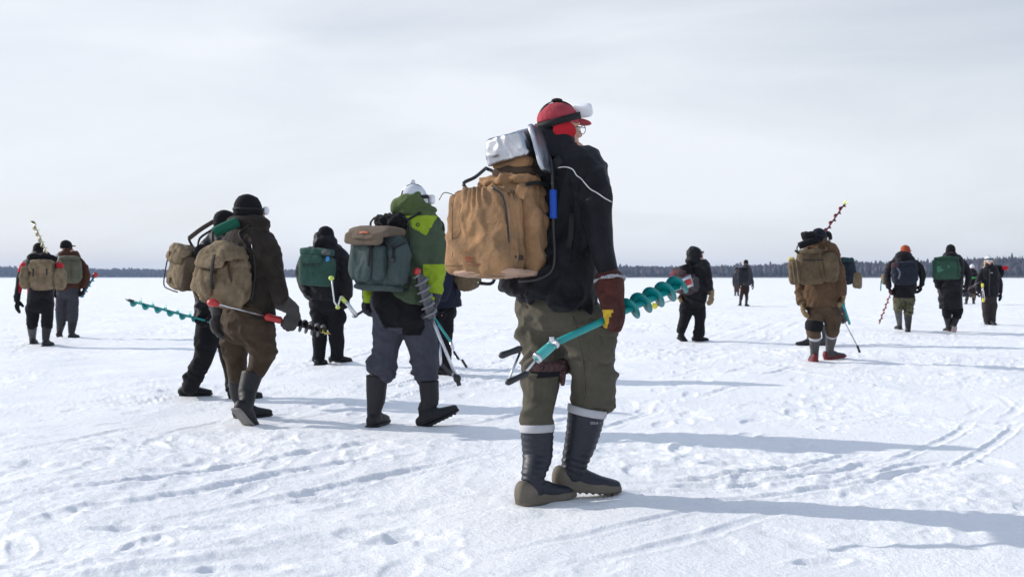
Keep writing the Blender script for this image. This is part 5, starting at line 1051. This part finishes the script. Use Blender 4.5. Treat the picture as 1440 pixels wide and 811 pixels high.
# distant lone pair near centre right
f = simple(40.0, 8, 120, (1049, 370), [(1049, 375, 5), (1049, 378, 7.5), (1049, 388, 8), (1049, 396, 7.5), (1049, 401, 8)], [(1055, 378, 2.8), (1057, 388, 2.8), (1059, 400, 2.3)], [(1043, 378, 2.8), (1040, 388, 2.6), (1040, 398, 2.2)], [(1048, 398, 6.5), (1048, 405, 6.5)], [[(1045, 404, 4), (1043, 414, 3.2), (1042, 421, 2.6)], [(1051, 404, 4), (1050, 414, 3.2), (1050, 422, 2.6)]],
    [((1042, 416, 2.4), (1041, 430), 0), ((1050, 416, 2.4), (1049.5, 431), 40)], [((1059, 399, 0), (1059.3, 404, 0), 1, 20), ((1040, 398, 0), (1040, 403, 0), -1, 20)], darkgrey, fabric('dark_brown_trousers', (.05, .03, .025)), (brub, brub), blackcloth, blackcloth, 'small distant walker with a big grey pack, alone right of the hooded person', vox=.02)
pc = Pack(f.P(1045, 387, -.22), 8); pc.box('main_bag', (.42, .24, .50), (0, 0, 0), fabric('dark_grey_pack', (.035, .035, .045)), p=3.6, n=12, amp=.02); pc.box('lid', (.36, .24, .10), (0, 0, .24), blackcloth, p=3, n=8, amp=.02); pc.done('grey pack on the small distant walker'); TRAILS.append((4, 22, 8.6, 40))
f = simple(62.0, 0, 130, (1036, 379), [(1036, 383, 4), (1036, 386, 5), (1036, 393, 5), (1036, 400, 5)], [(1040, 386, 2), (1041, 392, 2), (1041, 399, 1.7)], [(1032, 386, 2), (1031, 392, 2), (1031, 399, 1.7)], [(1036, 399, 4), (1036, 403, 4)], [[(1034, 403, 2.4), (1034, 410, 2)], [(1038, 403, 2.4), (1038, 410, 2)]],
    [((1034, 409, 1.8), (1034, 415.6), 0), ((1038, 409, 1.8), (1038, 415.9), 20)], [((1041, 398, 0), (1041, 402, 0), 1, 20), ((1031, 398, 0), (1031, 402, 0), -1, 20)], darkgrey, fabric('reddish_trousers', (.09, .05, .045)), (brub, brub), blackcloth, blackcloth, 'farthest tiny walker, half hidden behind the grey pack of the distant walker', vox=.025)
# orange hat
def regk(c): return (pyof(c) > 419).astype(int)
f = simple(20.9, 4, 140, (1273.5, 354), [(1272, 360, 13), (1272, 369, 19.5), (1273, 385, 19), (1273, 400, 18), (1272, 411, 17.5)], [(1287, 368, 6), (1293, 375, 7), (1297, 388, 6.5), (1296, 401, 5.5)], [(1257, 368, 6), (1251, 376, 7), (1248, 390, 6.8), (1250, 404, 5.8)], [(1271, 406, 16), (1271, 416, 16)],
    [[(1264, 414, 9), (1263, 428, 8), (1263, 436, 7.2)], [(1279, 414, 9), (1278, 430, 8.3), (1278, 440, 7.2)]], [((1263, 435, 5.5), (1265, 463), 0), ((1277, 438, 6), (1277, 467), 18)], [((1296, 400, 0), (1293.5, 409, 0), 1, 40), ((1250, 403, 0), (1252.5, 412, -.02), -1, 50)], blackj, [blackcloth, camo], (brub, brub), blackcloth, orangeh,
    'person in an orange knit hat, black jacket and khaki camouflage trousers', treg=regk, hood=[(1271, 360, -.03, (.17, .13, .11))], hyaw=50, extra=lambda f: f.part('brim', [ellip(f.hp(0, .12, .02), (.06, .05, .012), f.HM)], blackcloth))
pc = Pack(f.P(1272, 383, -.2), 4, 0, 2); main = pc.box('main_bag', (.47, .2, .40), (0, 0, -.03), npack, p=4.5, n=16, taper=(-.04, 0), amp=.018); pc.box('lid', (.40, .22, .09), (.02, 0, .17), npack, p=3.5, n=12, amp=.01); pc.box('red_bag', (.13, .08, .11), (-.19, -.06, .14), mpack, p=3, n=8, amp=.014)
pc.ribbon('grey_strap', [(-.17, -.105, .10), (-.12, -.115, .0), (-.15, -.11, -.12)], .035, .008, (0, -1, 0), fabric('grey_webbing', (.16, .16, .19)), main); pc.done('navy pack with a grey strap on the walker in the orange hat')
A = f.P(1251, 416, -.1); Bm = f.P(1237, 453, -.1); ad = unit(Bm - A); a = Auger(A); rb_ = paint('rust_paint', (.20, .035, .03), .35); a.shaft(A - ad * .1, Bm, .011, rb_); a.flight(A, Bm, .012, .034, 5, rb_, 0); a.blade(Bm, ad, .045, metal('brass', (.6, .5, .25), .35), khaki); a.done('rust-red auger pointing at the snow from the left hand under the orange-hatted walker')
o = empty('shoulder_bag', tuple(f.P(1243, 392, .25))); V, Fc = softbox((.10, .12, .22), 3, 8, amp=.01); mk('pouch', V, Fc, khaki, o); V, Fc = tube([(-.05, 0, -.02), (-.06, 0, -.10), (-.065, 0, -.24)], .012, 8, 2); mk('teal_rod', V, Fc, teal, o); V, Fc = tube([(.02, 0, .09), (.05, -.02, .25), (.12, -.05, .33)], .01, 8, 3); mk('sling', V, Fc, webbing, o); label(o, 'small khaki pouch with a teal rod behind the left arm of the orange-hatted walker', 'bag')
TRAILS.append((5, 12, 7.6, 20.8))
# green pack, right
f = simple(21.0, 6, 150, (1337, 353), [(1336, 360, 13), (1337, 369, 20), (1337, 390, 19.5), (1337, 412, 18.5), (1337, 434, 17.5)], [(1352, 368, 6.5), (1358, 376, 7), (1362, 388, 6.5), (1360, 401, 5.5, .1)], [(1322, 368, 6.5), (1317, 376, 7), (1316, 390, 6.5), (1319, 404, 5.5)], [(1337, 410, 17), (1337, 432, 15)],
    [[(1332, 425, 9), (1332, 438, 8), (1332, 444, 7)], [(1344, 425, 9), (1347, 436, 8), (1346, 444, 7)]], [((1332, 441, 6), (1334, 466.5), 0), ((1346, 440, 6), (1342, 464), 8, -48, .05)], [((1319, 403, 0), (1321.5, 413, 0), -1, 25), ((1360, 400, .1), (1358, 408, .15), 1, 50)], blackj, blackcloth, (brub, principled('pinkish_worn_sole', (.34, .27, .28), .85)), {-1: gmit, 1: blackcloth}, blackcloth,
    'person in a long black coat with one boot sole turned up', hood=[(1337, 360, -.02, (.16, .13, .09))], hyaw=30)
pc = Pack(f.P(1331, 377, -.2), 4, 0, 0); main = pc.box('main_bag', (.50, .2, .40), (0, 0, -.02), gpack2, p=4.5, n=16, taper=(.06, 0), amp=.022, fr=(7, 7, 5)); pc.box('lid', (.46, .22, .08), (.0, 0, .185), fabric('dark_green_lid', (.022, .06, .04)), p=3.5, n=12, amp=.01); pc.ribbon('zip', [(.17, -.105, .15), (.2, -.105, -.16)], .012, .008, (0, -1, 0), webbing)
pc.box('pale_badge', (.05, .012, .06), (.0, -.105, .03), fabric('pale_green_badge', (.06, .16, .10)), p=3, n=6, amp=0); pc.box('pale_corner', (.14, .03, .12), (-.14, -.088, -.02), fabric('light_green_cloth', (.07, .20, .13)), p=3, n=8, amp=.01); pc.done('bright green pack on the walker with the upturned boot sole'); TRAILS.append((6, 12, 8.6, 21))
# woman facing the camera
def ex15(f):
    f.beanie(whiteh, low=.01, wide=1.04); f.part('hat_band', [strip_ring([f.hp(.100 * math.sin(a), .122 * math.cos(a) - .006, .047 + .012 * math.cos(a)) for a in np.linspace(0, 2 * math.pi, 33)], f.HM[:, 2] * .015, .006)], darkgrey)
    f.part('hair', [ellip(f.hp(sg * (.082 + .012 * math.sin(k * 2.3)), .035 + .02 * math.sin(k * 3.1), .015 - .018 * k), (.019, .024, .017), f.HM, 10, 8) for sg in (-1, 1) for k in range(8)] + [ellip(f.hp(0, -.05, -.06), (.09, .05, .08), f.HM)], blond)
    for sx in (-1, 1): ey = f.part('eye', [ellip(f.hp(sx * .031, .092, .004), (.011, .009, .008), f.HM)], eyew); f.part('pupil', [ellip(f.hp(sx * .031, .101, .004), (.005, .003, .005), f.HM)], plastic, ey)
    f.part('mouth', [ellip(f.hp(0, .102, -.062), (.022, .007, .008), f.HM)], lipm)
    f.part('zip', [tube([f.P(1392, 378, -.20), f.P(1391.5, 395, -.21), f.P(1391, 415, -.22)], .008, 8, 3)], plastic); f.part('chest_logo', [ellip(f.P(1394.5, 383.5, -.215), (.03, .006, .006), None)], whitetrim)
f = simple(24.5, 188, 160, (1390, 368), [(1390, 375, 9), (1391, 381, 13.5), (1392, 395, 14), (1392, 408, 13.5), (1391, 417, 13.5)], [(1381, 380, 4.5), (1377, 390, 5.2, 0), (1375, 402, 5, -.08), (1378, 411, 4.2, -.12)], [(1400, 380, 4.5), (1404, 390, 5.2), (1407, 402, 5), (1407, 411, 4.2)], [(1391, 412, 12), (1391, 422, 12)],
    [[(1386, 421, 6.5), (1386, 438, 5.7), (1388, 452, 5.2)], [(1396, 421, 6.5), (1396, 438, 6.0), (1395, 452, 5.2)]], [((1388, 449, 4.2), (1387.5, 456.5), 192), ((1395, 449, 4.2), (1394.5, 457), 182)], [((1378, 410, -.12), (1381, 414, -.16), 1, 55), ((1407, 410, 0), (1407, 418, 0), -1, 15)], blackj, fabric('dark_taupe_trousers', (.055, .045, .045)), (brub, brub), blackcloth, None,
    'woman with blond curls and a white striped hat walking towards the camera', hyaw=186, extra=ex15, k=.72, hood=[(1391, 375, .08, (.15, .1, .07))])
A = f.P(1381.5, 399, -.3); a = Auger(A); a.rod([A, f.P(1385, 422, -.3)], .009, whitepl); a.rod([f.P(1380.5, 402, -.3), f.P(1382.5, 422, -.3)], .006, silver, 'shaft'); a.gripp(f.P(1381.5, 399, -.3), f.P(1382, 403, -.3), .03, yel); a.gripp(f.P(1382.5, 420, -.3), f.P(1383, 424, -.3), .03, yel); a.rod([f.P(1381, 395, -.25), f.P(1366, 403, -.1), f.P(1360, 408, 0)], .014, dsteel, 'tube'); a.done('folded auger with two yellow grips in front of the woman facing the camera')
pc = Pack(f.P(1405, 379, .25), 188); pc.box('main_bag', (.30, .18, .30), (.05, 0, -.05), blackcloth, p=3.5, n=10, amp=.015); pc.box('red_roll', (.22, .12, .08), (-.08, 0, .03), red, p=3, n=8, amp=.015); pc.done('red-topped bag behind the shoulder of the woman facing the camera')
# small walker in a white cap
f = simple(42.9, 10, 170, (1367, 376), [(1367, 381, 5), (1368, 384, 6.5), (1368, 393, 7), (1368, 402, 6.5), (1368, 408, 6.5)], [(1373, 384, 2.4), (1376, 392, 2.4), (1376, 402, 2)], [(1362, 384, 2.4), (1359, 392, 2.4), (1358, 402, 2)], [(1367, 405, 6), (1367, 410, 6)], [[(1364, 409, 3.4), (1360, 418, 2.8), (1359, 423, 2.4)], [(1370, 409, 3.4), (1370, 417, 2.8), (1369, 422, 2.4)]],
    [((1359, 420, 2.2), (1359, 428), 10), ((1369, 419, 2.2), (1369, 427.4), 30)], [((1376, 401, 0), (1376, 406, 0), 1, 40), ((1358, 401, 0), (1358, 406, 0), -1, 40)], blackj, fabric('mixed_camouflage', (.08, .06, .05), var=.6, vscale=12), (brub, brub), blackcloth, whiteh, 'small far walker in a white hat between the green pack and the woman', vox=.02)
pc = Pack(f.P(1369, 391, -.2), 10); pc.box('main_bag', (.34, .2, .38), (0, 0, 0), blackcloth, p=3.4, n=10, amp=.02); pc.box('green_stripe', (.17, .03, .07), (.0, -.10, .01), fabric('bright_green_strip', (.08, .45, .10)), p=4, n=6, amp=0); pc.done('black pack with a bright green stripe on the small walker in the white hat')
o = empty('equipment_bundle', tuple(f.P(1362, 409, -.4))); b0 = f.P(1362, 409, -.4)
for i, (p, q, r, m_) in enumerate((((1352, 412), (1372, 400), .05, dsteel), ((1354, 416), (1376, 413), .05, darkgrey), ((1357, 402), (1366, 418), .04, dsteel), ((1360, 404), (1378, 417), .04, blackcloth))):
    V, Fc = tube([f.P(p[0], p[1], -.4 - .05 * i) - b0, f.P(q[0], q[1], -.4 - .05 * i) - b0], r, 8, 2); mk('pole', V, Fc, m_, o)
for i, (c, sz, m_) in enumerate((((1358, 411), (.28, .2, .26), darkgrey), ((1367, 414), (.26, .2, .18), khaki), ((1363, 406), (.2, .2, .2), fabric('dark_red_cloth', (.14, .03, .03))))):
    V, Fc = softbox(sz, 2.8, 10, amp=.04, seed=i); mk('bag', V + f.P(c[0], c[1], -.4) - b0, Fc, m_, o)
label(o, 'tangled bundle of dark poles and bags carried low by the small far walker', 'bundle')
build_snow()
build_forest()
build_haze(.00015)
